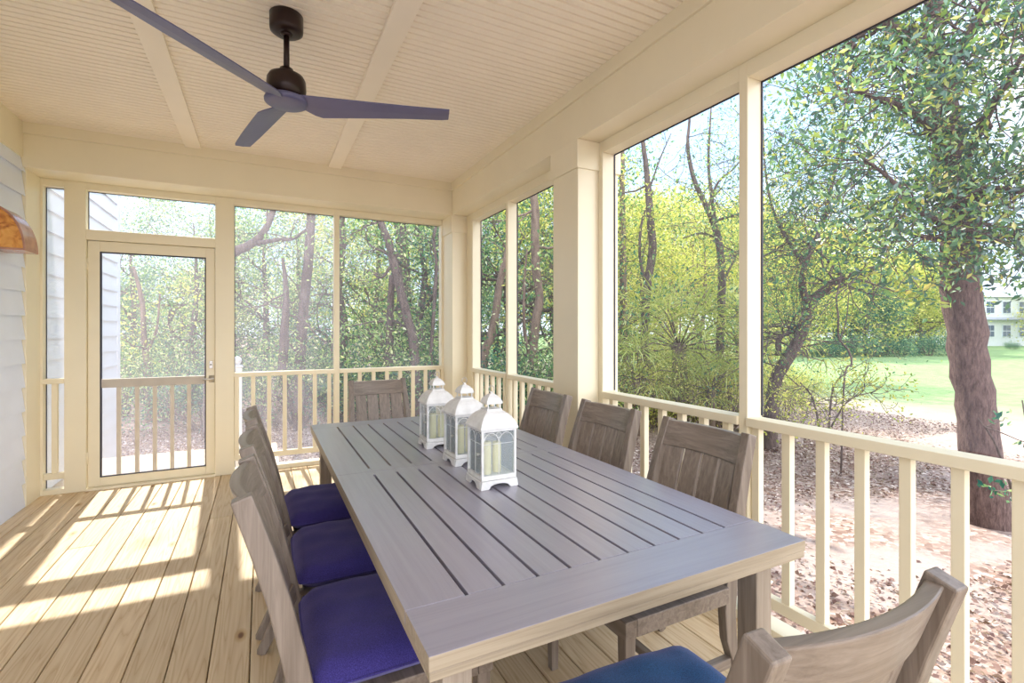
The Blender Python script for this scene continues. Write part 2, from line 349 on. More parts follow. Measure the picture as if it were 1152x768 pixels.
# left wall with lap siding; carries on outside past the porch
def lap(b, y0, y1, z0, z1, xf, exp=0.178, th=0.026, sgn=1):
    z = z0
    while z < z1-0.01:
        zt = min(z+exp, z1)
        b.prism([(xf, z+0.009), (xf+sgn*(th-0.006), z+0.009), (xf+sgn*th, z), (xf+sgn*0.004, zt+0.008), (xf, zt+0.008)], y0, y1, 'xz')
        z += exp
b = MB(); b.box(-1.72, XL, YF, 7.66, -0.6, 3.4)
lap(b, YF, 4.91, 0.002, 2.61, XL); lap(b, 5.25, 7.56, 0.002-0.534, 3.3, XL)
wl = b.build('wall_left', M['siding']); tag(wl, 'pale blue white lap siding wall', 'wall', kind='structure')
b = MB(); b.box(XL-0.005, XL+0.022, YF, 4.884, 2.60, ZC+0.01)
tag(b.build('trim_6', M['trim'], bevel=0.002), 'cream frieze board above the left siding', 'trim', kind='structure')
b = MB(); b.box(XL-0.005, XL+0.030, 4.912, 5.25, 0.0, ZS-0.001)
tag(b.build('trim_7', M['trim'], bevel=0.002), 'cream board between the left siding and the screen frame', 'trim', kind='structure')
b = MB(); b.box(-1.73, XL+0.02, 7.565, 7.69, -0.6, 3.4)
tag(b.build('trim_8', M['siding'], bevel=0.002), 'white corner board of the house wall outside', 'trim', kind='structure')

# columns
def column(name, x0, x1, y0, y1, lab):
    e = empty(name, ((x0+x1)/2, (y0+y1)/2, 0), label=lab, cat='column', kind='structure')
    cx, cy = e.location.x, e.location.y; hx, hy = (x1-x0)/2, (y1-y0)/2
    MB().box(-hx, hx, -hy, hy, 0.0, ZS).build('shaft', M['trim'], e, bevel=0.004)
    MB().box(-hx-0.014, hx+0.014, -hy-0.014, hy+0.014, 2.345, ZS-0.001).build('capital', M['trim'], e, bevel=0.003)
    MB().box(-hx-0.014, hx+0.014, -hy-0.014, hy+0.014, 0.001, 0.16).build('plinth', M['trim'], e, bevel=0.003)
    return e
column('trim_9', 1.78, 2.10, 2.584, 2.88, 'wide cream column between the two right screen bays')
column('trim_10', 1.78, 2.10, 4.885, 5.24, 'cream column in the far right corner')
column('trim_11', 1.78, 2.10, -0.62, -0.32, 'cream column at the near end of the right rail')

# framed screens -------------------------------------------------------
def frame_back(n, x0, x1, z0, z1, lab):
    """screen in the back wall; opening x0..x1"""
    e = empty('window_%d' % n, ((x0+x1)/2, YB+0.07, z0), label=lab, cat='screen window', kind='structure')
    ox, oy, oz = e.location
    b = MB(); t = 0.005
    for (a, c, d, f) in ((x0, x0+t, z0, z1), (x0+t, x1, z1-t, z1)):
        b.box(a-ox, c-ox, -0.004, 0.004, d-oz, f-oz)
    b.build('spline', M['spline'], e)
    MB().add([(x0-ox, 0, z0-oz), (x1-ox, 0, z0-oz), (x1-ox, 0, z1-oz), (x0-ox, 0, z1-oz)], [(0, 1, 2, 3)]).build('screen', M['screen_mid' if n in (4, 10) else 'screen'], e)
    return e
def frame_right(n, y0, y1, z0, z1, lab):
    e = empty('window_%d' % n, (2.035, (y0+y1)/2, z0), label=lab, cat='screen window', kind='structure')
    ox, oy, oz = e.location; t = 0.006; b = MB()
    for (a, c, d, f) in ((y1-t, y1, z0, z1), (y0, y1-t, z1-t, z1)):
        b.box(-0.004, 0.004, a-oy, c-oy, d-oz, f-oz)
    b.build('spline', M['spline'], e)
    MB().add([(0, y0-oy, z0-oz), (0, y1-oy, z0-oz), (0, y1-oy, z1-oz), (0, y0-oy, z1-oz)], [(0, 1, 2, 3)]).build('screen', M['screen_clear'], e)
    return e
Y0, Y1 = YB, YB+0.09
def post(name, x0, x1, y0, y1, z0, z1, lab):
    return tag(MB().box(x0, x1, y0, y1, z0, z1).build(name, M['trim'], bevel=0.003), lab, 'post', kind='structure')
HT = 2.47
post('trim_12', -1.58, -1.555, Y0, Y1, 0, ZS, 'cream jamb at the far left of the back screens')
post('trim_13', -1.425, -1.288, Y0, Y1, 0, ZS, 'cream post left of the screen door')
post('trim_14', -0.378, -0.230, Y0, Y1, 0, ZS, 'cream post right of the screen door')
post('trim_15', 0.640, 0.690, Y0, Y1, 0, ZS, 'thin cream post between the two back screens')
post('trim_16', 1.756, 1.79, Y0, Y1, 0, ZS, 'cream jamb against the corner column')
tag(MB().box(-1.555, -1.425, Y0, Y1, HT, ZS).box(-1.288, -0.378, Y0, Y1, HT, ZS).box(-0.23, 0.64, Y0, Y1, HT, ZS).box(0.69, 1.756, Y0, Y1, HT, ZS).build('trim_17', M['trim'], bevel=0.002), 'cream header board over the back screens', 'header', kind='structure')
tag(MB().box(-1.288, -0.378, Y0, Y1, 2.062, 2.145).build('trim_18', M['trim'], bevel=0.003), 'cream rail between screen door and transom', 'header', kind='structure')
tag(MB().box(-1.555, -1.425, Y0, Y1, 0.0, 0.04).box(-0.23, 0.64, Y0, Y1, 0.0, 0.04).box(0.69, 1.756, Y0, Y1, 0.0, 0.04).build('trim_19', M['trim'], bevel=0.002), 'cream sill plate on the deck under the back rails', 'sill', kind='structure')
tag(MB().box(-1.288, -0.378, Y0-0.02, Y1, 0.0, 0.018).build('trim_20', M['trim'], bevel=0.002), 'threshold under the screen door', 'threshold', kind='structure')
frame_back(1, -1.555, -1.425, 0.925, HT, 'narrow sidelight screen left of the door')
frame_back(2, -1.288, -0.378, 2.145, HT, 'transom screen above the door')
frame_back(3, -0.23, 0.64, 0.93, HT, 'back screen right of the door')
frame_back(4, 0.69, 1.756, 0.93, HT, 'back screen beside the corner column')
frame_back(8, -1.555, -1.425, 0.04, 0.925, 'low sidelight screen behind its railing')
frame_back(9, -0.23, 0.64, 0.04, 0.93, 'low screen behind the railing right of the door')
frame_back(10, 0.69, 1.756, 0.04, 0.93, 'low screen behind the railing beside the corner column')
# right side
X0, X1 = 1.94, 2.04
post('trim_21', X0, X1, 4.72, 4.885, 0, ZS, 'cream jamb beside the corner column on the right side')
post('trim_22', X0, X1, 3.90, 3.942, 0, ZS, 'thin cream post between the two far right screens')
post('trim_23', X0, X1, 2.88, 2.93, 0, ZS, 'cream jamb behind the wide column')
post('trim_24', X0, X1, 2.54, 2.584, 0, ZS, 'cream jamb in front of the wide column')
post('trim_25', X0, X1, 1.487, 1.532, 0, ZS, 'cream post between the two near right screens')
post('trim_26', X0, X1, -0.32, -0.27, 0, ZS, 'cream jamb at the near end of the right side')
tag(MB().box(X0, X1, 2.93, 3.90, 2.455, ZS).box(X0, X1, 3.942, 4.72, 2.455, ZS).box(X0, X1, 1.532, 2.54, 2.455, ZS).box(X0, X1, -0.27, 1.487, 2.455, ZS).build('trim_27', M['trim'], bevel=0.002), 'cream header board over the right screens', 'header', kind='structure')
tag(MB().box(X0, X1, 2.93, 3.90, 0, 0.04).box(X0, X1, 3.942, 4.72, 0, 0.04).box(X0, X1, 1.532, 2.54, 0, 0.04).box(X0, X1, -0.27, 1.487, 0, 0.04).build('trim_28', M['trim'], bevel=0.002), 'cream sill plate under the right rails', 'sill', kind='structure')
frame_right(5, 3.942, 4.72, 0.93, 2.455, 'farthest right screen by the corner')
frame_right(6, 2.93, 3.90, 0.93, 2.455, 'right screen just beyond the wide column')
frame_right(7, 1.532, 2.54, 0.93, 2.455, 'right screen just before the wide column')
frame_right(11, -0.27, 1.487, 0.93, 2.455, 'large near right screen facing the lawn')

# railings
def railing(axis, a0, a1, pos, first, lab, pitch=0.143, n=None, w=0.036, grp=None, group=None):
    """axis 'x': back wall rail running in x at y=pos ; axis 'y': right rail running in y at x=pos"""
    mid = (a0+a1)/2
    e = empty('porch_railing', (mid, pos, 0.04) if axis == 'x' else (pos, mid, 0.04), label=lab, cat='railing')
    if group: e['group'] = group
    def bx(u0, u1, v0, v1, z0, z1, nm, bev=0.003):
        b = MB()
        if axis == 'x': b.box(u0-mid, u1-mid, v0, v1, z0-0.04, z1-0.04)
        else: b.box(v0, v1, u0-mid, u1-mid, z0-0.04, z1-0.04)
        return b.build(nm, M['trim'], e, bevel=bev)
    bx(a0, a1, -0.012, 0.075, 0.888, 0.928, 'top_rail')
    bx(a0, a1, 0.012, 0.050, 0.118, 0.168, 'bottom_rail')
    u = first; i = 0
    while u < a1-0.01 and (n is None or i < n):
        if u > a0-0.005: bx(u, min(u+w, a1), 0.018, 0.018+0.034, 0.168, 0.888, 'baluster', 0.002)
        u += pitch; i += 1
    return e
railing('x', -1.555, -1.425, YB+0.002, -1.508, 'short sidelight railing with one baluster left of the door', n=1)
railing('x', -0.23, 0.64, YB+0.002, -0.228, 'cream railing under the back screen right of the door', pitch=0.1345)
railing('x', 0.69, 1.756, YB+0.002, 0.735, 'cream railing under the back screen next to the corner column', pitch=0.139)
railing('y', 3.942, 4.72, X0-0.002, 4.0, 'cream railing under the farthest right screen', pitch=0.139)
railing('y', 2.93, 3.90, X0-0.002, 2.98, 'cream railing just beyond the wide column', pitch=0.139)
railing('y', 1.532, 2.54, X0-0.002, 1.60, 'cream railing just before the wide column, behind the chairs', pitch=0.143)
railing('y', -0.27, 1.487, X0-0.002, -0.13+0.0, 'long cream railing at the near right facing the lawn', pitch=0.143)

# screen door ------------------------------------------------------------
d = empty('door_1', (-0.833, YB+0.03, 0.018), label='tall cream screen door with balusters in its lower half', cat='screen door', kind='structure')
def dd(x0, x1, y0, y1, z0, z1): return (x0+0.833, x1+0.833, y0, y1, z0-0.018, z1-0.018)
MB().box(*dd(-1.283, -1.205, 0, 0.035, 0.02, 2.058)).box(*dd(-0.452, -0.383, 0, 0.035, 0.02, 2.058)).box(*dd(-1.205, -0.452, 0, 0.035, 1.972, 2.058)).box(*dd(-1.205, -0.452, 0, 0.035, 0.02, 0.092)).build('frame', M['trim'], d, bevel=0.003)
tag(MB().box(*dd(-1.205, -0.452, 0.006, 0.034, 0.835, 0.908)).build('mid_rail', plain('taupe_painted_wood', (0.50, 0.45, 0.38), 0.5), d, bevel=0.003), 'taupe rail across the middle of the door')
tm = plain('taupe_painted_baluster', (0.60, 0.54, 0.45), 0.5)
for i in range(5):
    xb = -1.082+i*0.125
    MB().box(*dd(xb-0.0145, xb+0.0145, 0.006, 0.032, 0.092, 0.835)).build('baluster', tm, d, bevel=0.002)
b = MB(); t = 0.009
for (x0, x1, z0, z1) in ((-1.205, -1.205+t, 0.092, 1.972), (-0.452-t, -0.452, 0.092, 1.972), (-1.205, -0.452, 0.092, 0.092+t), (-1.205, -0.452, 1.972-t, 1.972)):
    b.box(*dd(x0, x1, 0.002, 0.033, z0, z1))
b.build('spline', M['spline'], d)
MB().add([(-0.372, 0.0345, 0.074), (0.381, 0.0345, 0.074), (0.381, 0.0345, 1.954), (-0.372, 0.0345, 1.954)], [(0, 1, 2, 3)]).build('screen', M['screen'], d)
b = MB(); b.tube([(0.425, -0.002, 0.86), (0.425, -0.045, 0.86)], 0.010, 12); b.tube([(0.44, -0.045, 0.86), (0.36, -0.050, 0.86)], [0.009, 0.008], 10)
b.lathe([(0.022, -0.03), (0.022, 0.03)], 16, (0.425, -0.004, 0.86), ay=0.25)
b.build('handle', M['steel'], d)
b = MB(); b.box(0.408, 0.432, -0.012, 0.0, 0.955, 1.02); b.tube([(0.42, -0.012, 0.99), (0.42, -0.024, 0.99)], 0.007, 10)
b.build('deadbolt', M['steel'], d)
for z in (0.2, 1.8): 
    MB().tube([(-0.452, -0.006, z), (-0.452, -0.006, z+0.09)], 0.007, 8).build('hinge', M['trim'], d)

# landing outside the door -------------------------------------------------
e = empty('deck_landing', (-0.85, 5.85, GZ), label='pale pine landing with steps outside the screen door', cat='landing')
b = MB()
for i in range(8): b.box(-0.73, 1.0, -0.58+i*0.1435, -0.58+i*0.1435+0.139, -0.038-GZ, -0.002-GZ)
b.build('deck_boards', M['deck'], e, bevel=0.002)
for xx in (-0.70, 0.93):
    for yy in (-0.5, 0.48): MB().box(xx-0.0, xx+0.08, yy, yy+0.08, 0, -0.04-GZ).build('leg', M['deck'], e)
b = MB()
for i in range(2): b.box(-0.6, 0.85, 0.575+i*0.28, 0.575+(i+1)*0.28, 0.0, 0.34-i*0.17)
b.build('step', M['deck'], e, bevel=0.003)
e = empty('newel_post', (-0.245, 6.22, 0), label='white newel post with a ball cap outside beyond the door', cat='post')
MB().box(-0.045, 0.045, -0.045, 0.045, -0.002, 0.90).build('shaft', M['siding'], e, bevel=0.003)
b = MB(); b.lathe([(0.03, 0.90), (0.058, 0.905), (0.058, 0.925), (0.022, 0.94), (0.035, 0.955), (0.045, 0.98), (0.040, 1.005), (0.022, 1.022), (0.004, 1.028)], 20)
b.build('cap', M['siding'], e)

# ------------------------------------------------------------------ table
TX0, TX1, TY0, TY1 = 0.263, 1.338, 0.843, 3.232
tcx, tcy = (TX0+TX1)/2, (TY0+TY1)/2
tb = empty('dining_table', (tcx, tcy, 0), label='long grey-brown slatted dining table with lanterns on it', cat='dining table')
def tl(x0, x1, y0, y1, z0, z1): return (x0-tcx, x1-tcx, y0-tcy, y1-tcy, z0, z1)
def slab(name, y0, y1, s0, s1):
    """planks between y0..y1 with through-slots between s0..s1"""
    b = MB(); xs = [0.400+0.0902*i for i in range(10)]; g = 0.0045
    ed = [TX0]+xs+[TX1]
    zt, zb = 0.740, 0.711
    for i in range(11):
        a = ed[i]+(g if i else 0); c = ed[i+1]-(g if i < 10 else 0)
        b.box(*tl(a, c, y0, y1, zb, zt))
    for x in xs:
        if s0-y0 > 0.002: b.box(*tl(x-g-0.0001, x+g+0.0001, y0, s0, zb+0.001, zt-0.0002))
        if y1-s1 > 0.002: b.box(*tl(x-g-0.0001, x+g+0.0001, s1, y1, zb+0.001, zt-0.0002))
    o = b.build(name, [M['table_y'], M['edge_y']], tb, bevel=0.0008, seg=1)
    for p in o.data.polygons:
        if abs(p.normal.x) > 0.5 and abs(p.center.x) > (TX1-TX0)/2-0.001: p.material_index = 1
    return o
slab('tabletop', 1.0065, 2.0585, 1.0065, 2.008)
slab('tabletop', 2.0605, 3.0945, 2.110, 3.0945)
for (a, c) in ((TY0, 1.005), (3.096, TY1)):
    o = MB().box(*tl(TX0, TX1, a, c, 0.711, 0.740)).build('breadboard_end', [M['table_x'], M['edge_x']], tb, bevel=0.002)
    for p in o.data.polygons:
        if abs(p.normal.z) < 0.5: p.material_index = 1
g = 0.002
for (a, c) in ((TY0+g, TY0+0.03), (TY1-0.03, TY1-g)): MB().box(*tl(TX0+g, TX1-g, a, c, 0.692, 0.7105)).build('end_apron', M['edge_x'], tb, bevel=0.002)
for (a, c) in ((TX0+g, TX0+0.03), (TX1-0.03, TX1-g)): MB().box(*tl(a, c, TY0+0.031, TY1-0.031, 0.692, 0.7105)).build('side_apron', M['edge_y'], tb, bevel=0.002)
for (a, c) in ((TY0+0.35, TY0+0.42), (2.02, 2.10), (TY1-0.42, TY1-0.35)): MB().box(*tl(TX0+0.031, TX1-0.031, a, c, 0.69, 0.7105)).build('cross_rail', M['edge_x'], tb)
for (lx, ly) in ((0.308, 0.90), (1.213, 0.90), (0.308, 3.11), (1.213, 3.11)):
    MB().box(*tl(lx, lx+0.062, ly, ly+0.064, 0, 0.7105)).build('leg', M['leg_z'], tb, bevel=0.004)

# ------------------------------------------------------------------ chairs
def cushion_mesh(w, d, h, n=18, crown=0.022):
    """soft square pad, rounded corners and domed top"""
    vs = []; fs = []
    def pt(u, v, top):
        # u,v in -1..1
        x = math.copysign(1-(1-abs(u))**1.0, u); y = math.copysign(1-(1-abs(v))**1.0, v)
        # squircle corners
        m = (abs(x)**10+abs(y)**10)**(1/10) if (x or y) else 1
        k = max(abs(x), abs(y))/m if m else 1
        X = x*k*w/2; Y = y*k*d/2
        e = max(abs(u), abs(v)); edge = max(0.0, 1-((e-0.72)/0.28)**2) if e > 0.72 else 1.0
        edge = math.sqrt(edge)
        dome = (1-u*u)*(1-v*v)
        pk = 0.004*math.sin(u*9+v*3)*math.sin(v*7-u*2)
        z = (h/2)*edge+(crown*dome if top else 0)+(pk*edge if top else 0)
        return (X, Y, h/2+z if top else h/2-(h/2)*edge)
    for top in (1, 0):
        for i in range(n+1):
            for j in range(n+1): vs.append(pt(-1+2*i/n, -1+2*j/n, top))
    m1 = (n+1)*(n+1)
    for i in range(n):
        for j in range(n):
            a = i*(n+1)+j; q = (a, a+n+1, a+n+2, a+1)
            fs.append(q); fs.append(tuple(m1+k for k in reversed(q)))
    return vs, fs
SW, SD = 0.49, 0.50
def back_y(z):
    """centre line of the back, measured from seat centre"""
    t = (z-0.43)/(0.935-0.43); return lerp(-0.235, -0.368, t)-0.012*math.sin(PI*t)*(-1)
def make_chair(fab, lab):
    r = empty('dining_chair', (0, 0, 0), label=lab, cat='chair')
    # rear legs run up into the back posts
    for s in (-1, 1):
        zs = [0.0, 0.06, 0.14, 0.24, 0.34, 0.43, 0.55, 0.68, 0.80, 0.935]
        ys = [-0.335, -0.305, -0.265, -0.232, -0.225, -0.235]+[back_y(z) for z in zs[6:]]
        xo = [0.218]*6+[0.216, 0.211, 0.205, 0.198]
        path = [(s*x_, y_, z_) for x_, y_, z_ in zip(xo, ys, zs)]
        MB().sweep(path, 0.036, [0.034, 0.038, 0.044, 0.050, 0.054, 0.056, 0.054, 0.050, 0.048, 0.046], (1, 0, 0)).build('rear_leg', M['chair_z'], r, bevel=0.004)
        MB().sweep([(s*0.218, 0.222, 0.0), (s*0.218, 0.224, 0.2), (s*0.218, 0.225, 0.372)], [0.030, 0.036, 0.040], [0.030, 0.036, 0.040], (1, 0, 0)).build('front_leg', M['chair_z'], r, bevel=0.003)
        MB().box(s*0.218-0.014, s*0.218+0.014, -0.232, 0.205, 0.135, 0.170).build('stretcher', M['chair_y'], r, bevel=0.003)
    MB().box(-0.204, 0.204, -0.015, 0.013, 0.138, 0.166).build('cross_stretcher', M['chair_x'], r, bevel=0.003)
    b = MB(); b.box(-SW/2, SW/2, 0.205, 0.25, 0.372, 0.428).box(-0.199, 0.199, -0.255, -0.215, 0.372, 0.428)
    for s in (-1, 1): b.box(s*0.222-0.023, s*0.222+0.023, -0.208, 0.204, 0.372, 0.428)
    for i in range(6): b.box(-0.199, 0.199, -0.195+i*0.066, -0.195+i*0.066+0.05, 0.398, 0.416)
    b.build('seat_frame', M['chair_x'], r, bevel=0.003)
    # bowed top rail, lower rail and four slats, all following one curve
    bow = lambda x: 0.008-0.032*(1-(x/0.19)**2)
    def curved(z0, z1, th, nm, x0=-0.186, x1=0.186, n=14, extra=0.0):
        vs = []; fs = []
        for i in range(n+1):
            x = lerp(x0, x1, i/n)
            for (z, off) in ((z0, th/2), (z1, th/2), (z1, -th/2), (z0, -th/2)):
                vs.append((x, back_y(z)+bow(x)+off+extra, z))
        for i in range(n):
            for k in range(4): a = 4*i+k; c = 4*i+(k+1) % 4; fs.append((a, c, c+4, a+4))
        fs += [(0, 1, 2, 3), (4*n, 4*n+3, 4*n+2, 4*n+1)]
        return MB().add(vs, fs)
    curved(0.825, 0.928, 0.026, '').build('top_rail', M['chair_x'], r, bevel=0.004)
    curved(0.478, 0.53, 0.024, '').build('lower_rail', M['chair_x'], r, bevel=0.003)
    for i in range(4):
        xc = -0.135+i*0.090; vs = []; fs = []; n = 8; hw = 0.0405
        for j in range(n+1):
            z = lerp(0.530, 0.8255, j/n)
            for (x, off) in ((xc-hw, 0.007), (xc+hw, 0.007), (xc+hw, -0.007), (xc-hw, -0.007)): vs.append((x, back_y(z)+bow(x)+off, z))
        for j in range(n):
            for k in range(4): a = 4*j+k; c = 4*j+(k+1) % 4; fs.append((a, c, c+4, a+4))
        fs += [(0, 1, 2, 3), (4*n, 4*n+3, 4*n+2, 4*n+1)]
        MB().add(vs, fs).build('slat', M['chair_z'], r, bevel=0.002, seg=1)
    vs, fs = cushion_mesh(0.480, 0.470, 0.070)
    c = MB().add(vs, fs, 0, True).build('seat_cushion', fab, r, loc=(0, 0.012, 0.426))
    pts = []
    for k in range(49):
        a = 2*PI*k/48; cx_, sy_ = math.cos(a), math.sin(a); m_ = (abs(cx_)**10+abs(sy_)**10)**0.1
        pts.append((cx_/m_*0.2400, sy_/m_*0.2350, 0.035))
    MB().tube(pts, 0.0032, 6).build('piping', fab, c)
    return r
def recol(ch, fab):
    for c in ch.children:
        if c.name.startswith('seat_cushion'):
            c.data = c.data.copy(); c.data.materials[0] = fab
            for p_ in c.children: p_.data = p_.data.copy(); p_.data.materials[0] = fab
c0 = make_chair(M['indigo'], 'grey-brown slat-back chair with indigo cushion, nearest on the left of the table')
c0.location = (0.325, 1.49, 0); c0.rotation_euler.z = -PI/2
def put(x, y, rz, lab, fab=None):
    c = copy_tree(c0); c.location = (x, y, 0); c.rotation_euler.z = rz; c['label'] = lab
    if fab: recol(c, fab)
    return c
put(0.325, 2.03, -PI/2-0.02, 'grey-brown slat-back chair with indigo cushion, middle of the three left of the table')
put(0.320, 2.59, -PI/2+0.015, 'grey-brown slat-back chair with indigo cushion, farthest on the left of the table')
hn = put(0.768, 0.752, -0.05, 'chair with indigo cushion tinted teal by painted light at the near head of the table, back towards us', M['teal'])
hf = put(0.815, 3.505, PI+0.05, 'wooden slat-back chair at the far head of the table by the back railing')
ra = put(1.235, 1.42, PI/2, 'slat-back chair on the right of the table by the thin screen post, indigo cushion tinted teal by painted light', M['teal'])
rb = put(1.235, 2.03, PI/2+0.02, 'slat-back chair right of the table, in front of the wide column')
rc = put(1.240, 2.63, PI/2-0.01, 'slat-back chair right of the table, farthest towards the corner column')

# ------------------------------------------------------------------ lanterns
def make_lantern():
    r = empty('candle_lantern', (0, 0, 0.74), label='x', cat='lantern')
    W = 0.076
    b = MB()
    # four arched skirt boards and a tray
    def skirt(u0, u1):
        pts = [(u0, 0.0), (u0+0.030, 0.0)]
        for i in range(9):
            a = PI-PI*i/8; pts.append((lerp(u0, u1, 0.5)+math.cos(a)*(abs(u1-u0)/2-0.036), 0.004+0.014*math.sin(a)))
        pts += [(u1-0.030, 0.0), (u1, 0.0), (u1-0.004, 0.030), (u0+0.004, 0.030)]
        return pts
    for s in (-1, 1):
        b.prism(skirt(-W, W), s*W-(0.008 if s > 0 else 0), s*W+(0.008 if s < 0 else 0), 'xz')
        b.prism(skirt(-W+0.0085, W-0.0085), s*W-(0.008 if s > 0 else 0), s*W+(0.008 if s < 0 else 0), 'yz')
    b.box(-W+0.006, W-0.006, -W+0.006, W-0.006, 0.0305, 0.040)
    b.build('base', M['white_metal'], r, bevel=0.0015, seg=1)
    h = 0.066; z0, z1 = 0.040, 0.214
    b = MB()
    for sx in (-1, 1):
        for sy in (-1, 1): b.box(sx*h-0.004, sx*h+0.004, sy*h-0.004, sy*h+0.004, z0, z1)
    for s in (-1, 1):
        b.box(-h, h, s*h-0.0035, s*h+0.0035, z0, z0+0.007).box(-h, h, s*h-0.0035, s*h+0.0035, z1-0.007, z1)
        b.box(s*h-0.0035, s*h+0.0035, -h, h, z0, z0+0.007).box(s*h-0.0035, s*h+0.0035, -h, h, z1-0.007, z1)
    b.build('frame', M['white_metal'], r)
    # gothic tracery on each side
    b = MB()
    for side in range(4):
        T = Matrix.Rotation(side*PI/2, 4, 'Z')
        def P(u, z): return tuple(T @ Vector((u, -h, z)))
        for uc in (-0.031, 0.031):
            for s in (-1, 1):
                pts = [P(uc+s*0.031*math.cos(t*PI/2)*1.0, z1-0.052+0.040*math.sin(t*PI/2)) for t in [k/6 for k in range(7)]]
                b.tube(pts, 0.0014, 5)
        b.tube([P(0, z0+0.005), P(0, z1-0.052)], 0.0016, 5)
        b.tube([P(-0.062, z1-0.052), P(0.062, z1-0.052)], 0.0011, 5)
        b.tube([P(0.010*math.cos(a), z1-0.020+0.010*math.sin(a)) for a in [k*PI/5 for k in range(11)]], 0.0012, 5)
    b.build('tracery', M['white_metal'], r)
    b = MB()
    for s in (-1, 1):
        b.box(-h+0.004, h-0.004, s*(h-0.003)-0.0006, s*(h-0.003)+0.0006, z0+0.006, z1-0.006)
        b.box(s*(h-0.003)-0.0006, s*(h-0.003)+0.0006, -h+0.005, h-0.005, z0+0.006, z1-0.006)
    b.build('glass_panes', M['glass'], r)
    b = MB(); b.tube([(-h-0.004, -h+0.012, 0.128), (-h-0.012, -h+0.012, 0.128)], 0.003, 8); b.lathe([(0.001, -0.006), (0.005, -0.004), (0.005, 0.004), (0.001, 0.006)], 10, (-h-0.014, -h+0.012, 0.128))
    b.build('latch', M['steel'], r)
    q = math.sqrt(2); b = MB()
    prof = [(0.076, 0.2145), (0.0765, 0.220), (0.073, 0.228), (0.067, 0.242), (0.058, 0.256), (0.046, 0.268), (0.034, 0.276), (0.031, 0.279), (0.031, 0.284)]
    b.lathe([(rr*q, z) for rr, z in prof], 4, rot=PI/4, smooth=False)
    rf_ = b.build('roof', M['white_metal'], r, bevel=0.001, seg=1)
    b = MB()
    for sx in (-1, 1):
        for sy in (-1, 1): b.box(sx*0.024-0.002, sx*0.024+0.002, sy*0.024-0.002, sy*0.024+0.002, 0.284, 0.304)
    b.box(-0.031, 0.031, -0.031, 0.031, 0.302, 0.306)
    b.lathe([(0.033*q, 0.306), (0.031*q, 0.311), (0.026*q, 0.322), (0.016*q, 0.333), (0.005*q, 0.340), (0.004*q, 0.345)], 4, rot=PI/4, smooth=False)
    b.build('cupola', M['white_metal'], rf_)
    b = MB(); b.tube([(0.012*math.cos(a), 0, 0.356+0.012*math.sin(a)) for a in [k*PI/8-PI/2 for k in range(17)]], 0.0016, 6)
    b.build('ring', M['steel'], rf_)
    return r
def make_candle():
    r = empty('pillar_candle', (0, 0, 0.78), label='x', cat='candle', group='pale yellow candles inside the lanterns')
    b = MB(); b.lathe([(0.0155, 0.0), (0.0165, 0.002), (0.0165, 0.117), (0.014, 0.122), (0.009, 0.119), (0.001, 0.118)], 20); b.build('wax', M['wax'], r)
    MB().tube([(0, 0, 0.117), (0.001, 0, 0.124), (0.003, 0, 0.129)], 0.0010, 6).build('wick', M['wick'], r)
    return r
lan = make_lantern(); can = make_candle(); fl_, fc = True, True
for (lx, ly, rz, nm) in ((0.777, 1.702, 0.0, 'nearest'), (0.800, 2.040, 0.03, 'middle'), (0.787, 2.388, -0.02, 'farthest')):
    l = lan if fl_ else copy_tree(lan); fl_ = False
    l.location = (lx, ly, 0.74); l.rotation_euler.z = rz
    l['label'] = {'nearest': 'white metal lantern on the table, nearest of the three', 'middle': 'white metal lantern on the table, standing between the other two', 'farthest': 'white metal lantern on the table, farthest away towards the back wall'}[nm]
    for (cx_, cy_, hh, w_) in ((-0.024, -0.012, 1.0, 'left'), (0.022, 0.000, 0.94, 'right')):
        c = can if fc else copy_tree(can); fc = False
        c.location = (lx+cx_, ly+cy_, 0.7803); c.scale = (1, 1, hh)
        c['label'] = 'pale yellow candle, %s one of the pair inside the %s lantern' % (w_, nm)

# ------------------------------------------------------------------ ceiling fan
f = empty('ceiling_fan', (0.106, 2.645, ZC), label='dark three-blade ceiling fan hanging from the beadboard ceiling', cat='ceiling fan')
b = MB(); b.lathe([(0.030, -0.094), (0.060, -0.092), (0.074, -0.082), (0.076, -0.070), (0.076, -0.004), (0.072, 0.0)], 40); b.lathe([(0.022, -0.104), (0.030, -0.094)], 24); b.build('canopy', M['bronze'], f)
MB().tube([(0, 0, -0.09), (0, 0, -0.28)], 0.0135, 16).build('downrod', M['bronze'], f)
b = MB(); b.lathe([(0.020, -0.260), (0.030, -0.263), (0.034, -0.277), (0.050, -0.285), (0.078, -0.300), (0.088, -0.320), (0.090, -0.360), (0.086, -0.393), (0.070, -0.407), (0.05, -0.410)], 40); mh = b.build('motor_housing', M['bronze'], f)
b = MB(); b.lathe([(0.080, -0.403), (0.096, -0.411), (0.100, -0.420), (0.098, -0.432), (0.085, -0.439), (0.02, -0.442)], 48); b.build('hub_plate', M['blade'], mh)
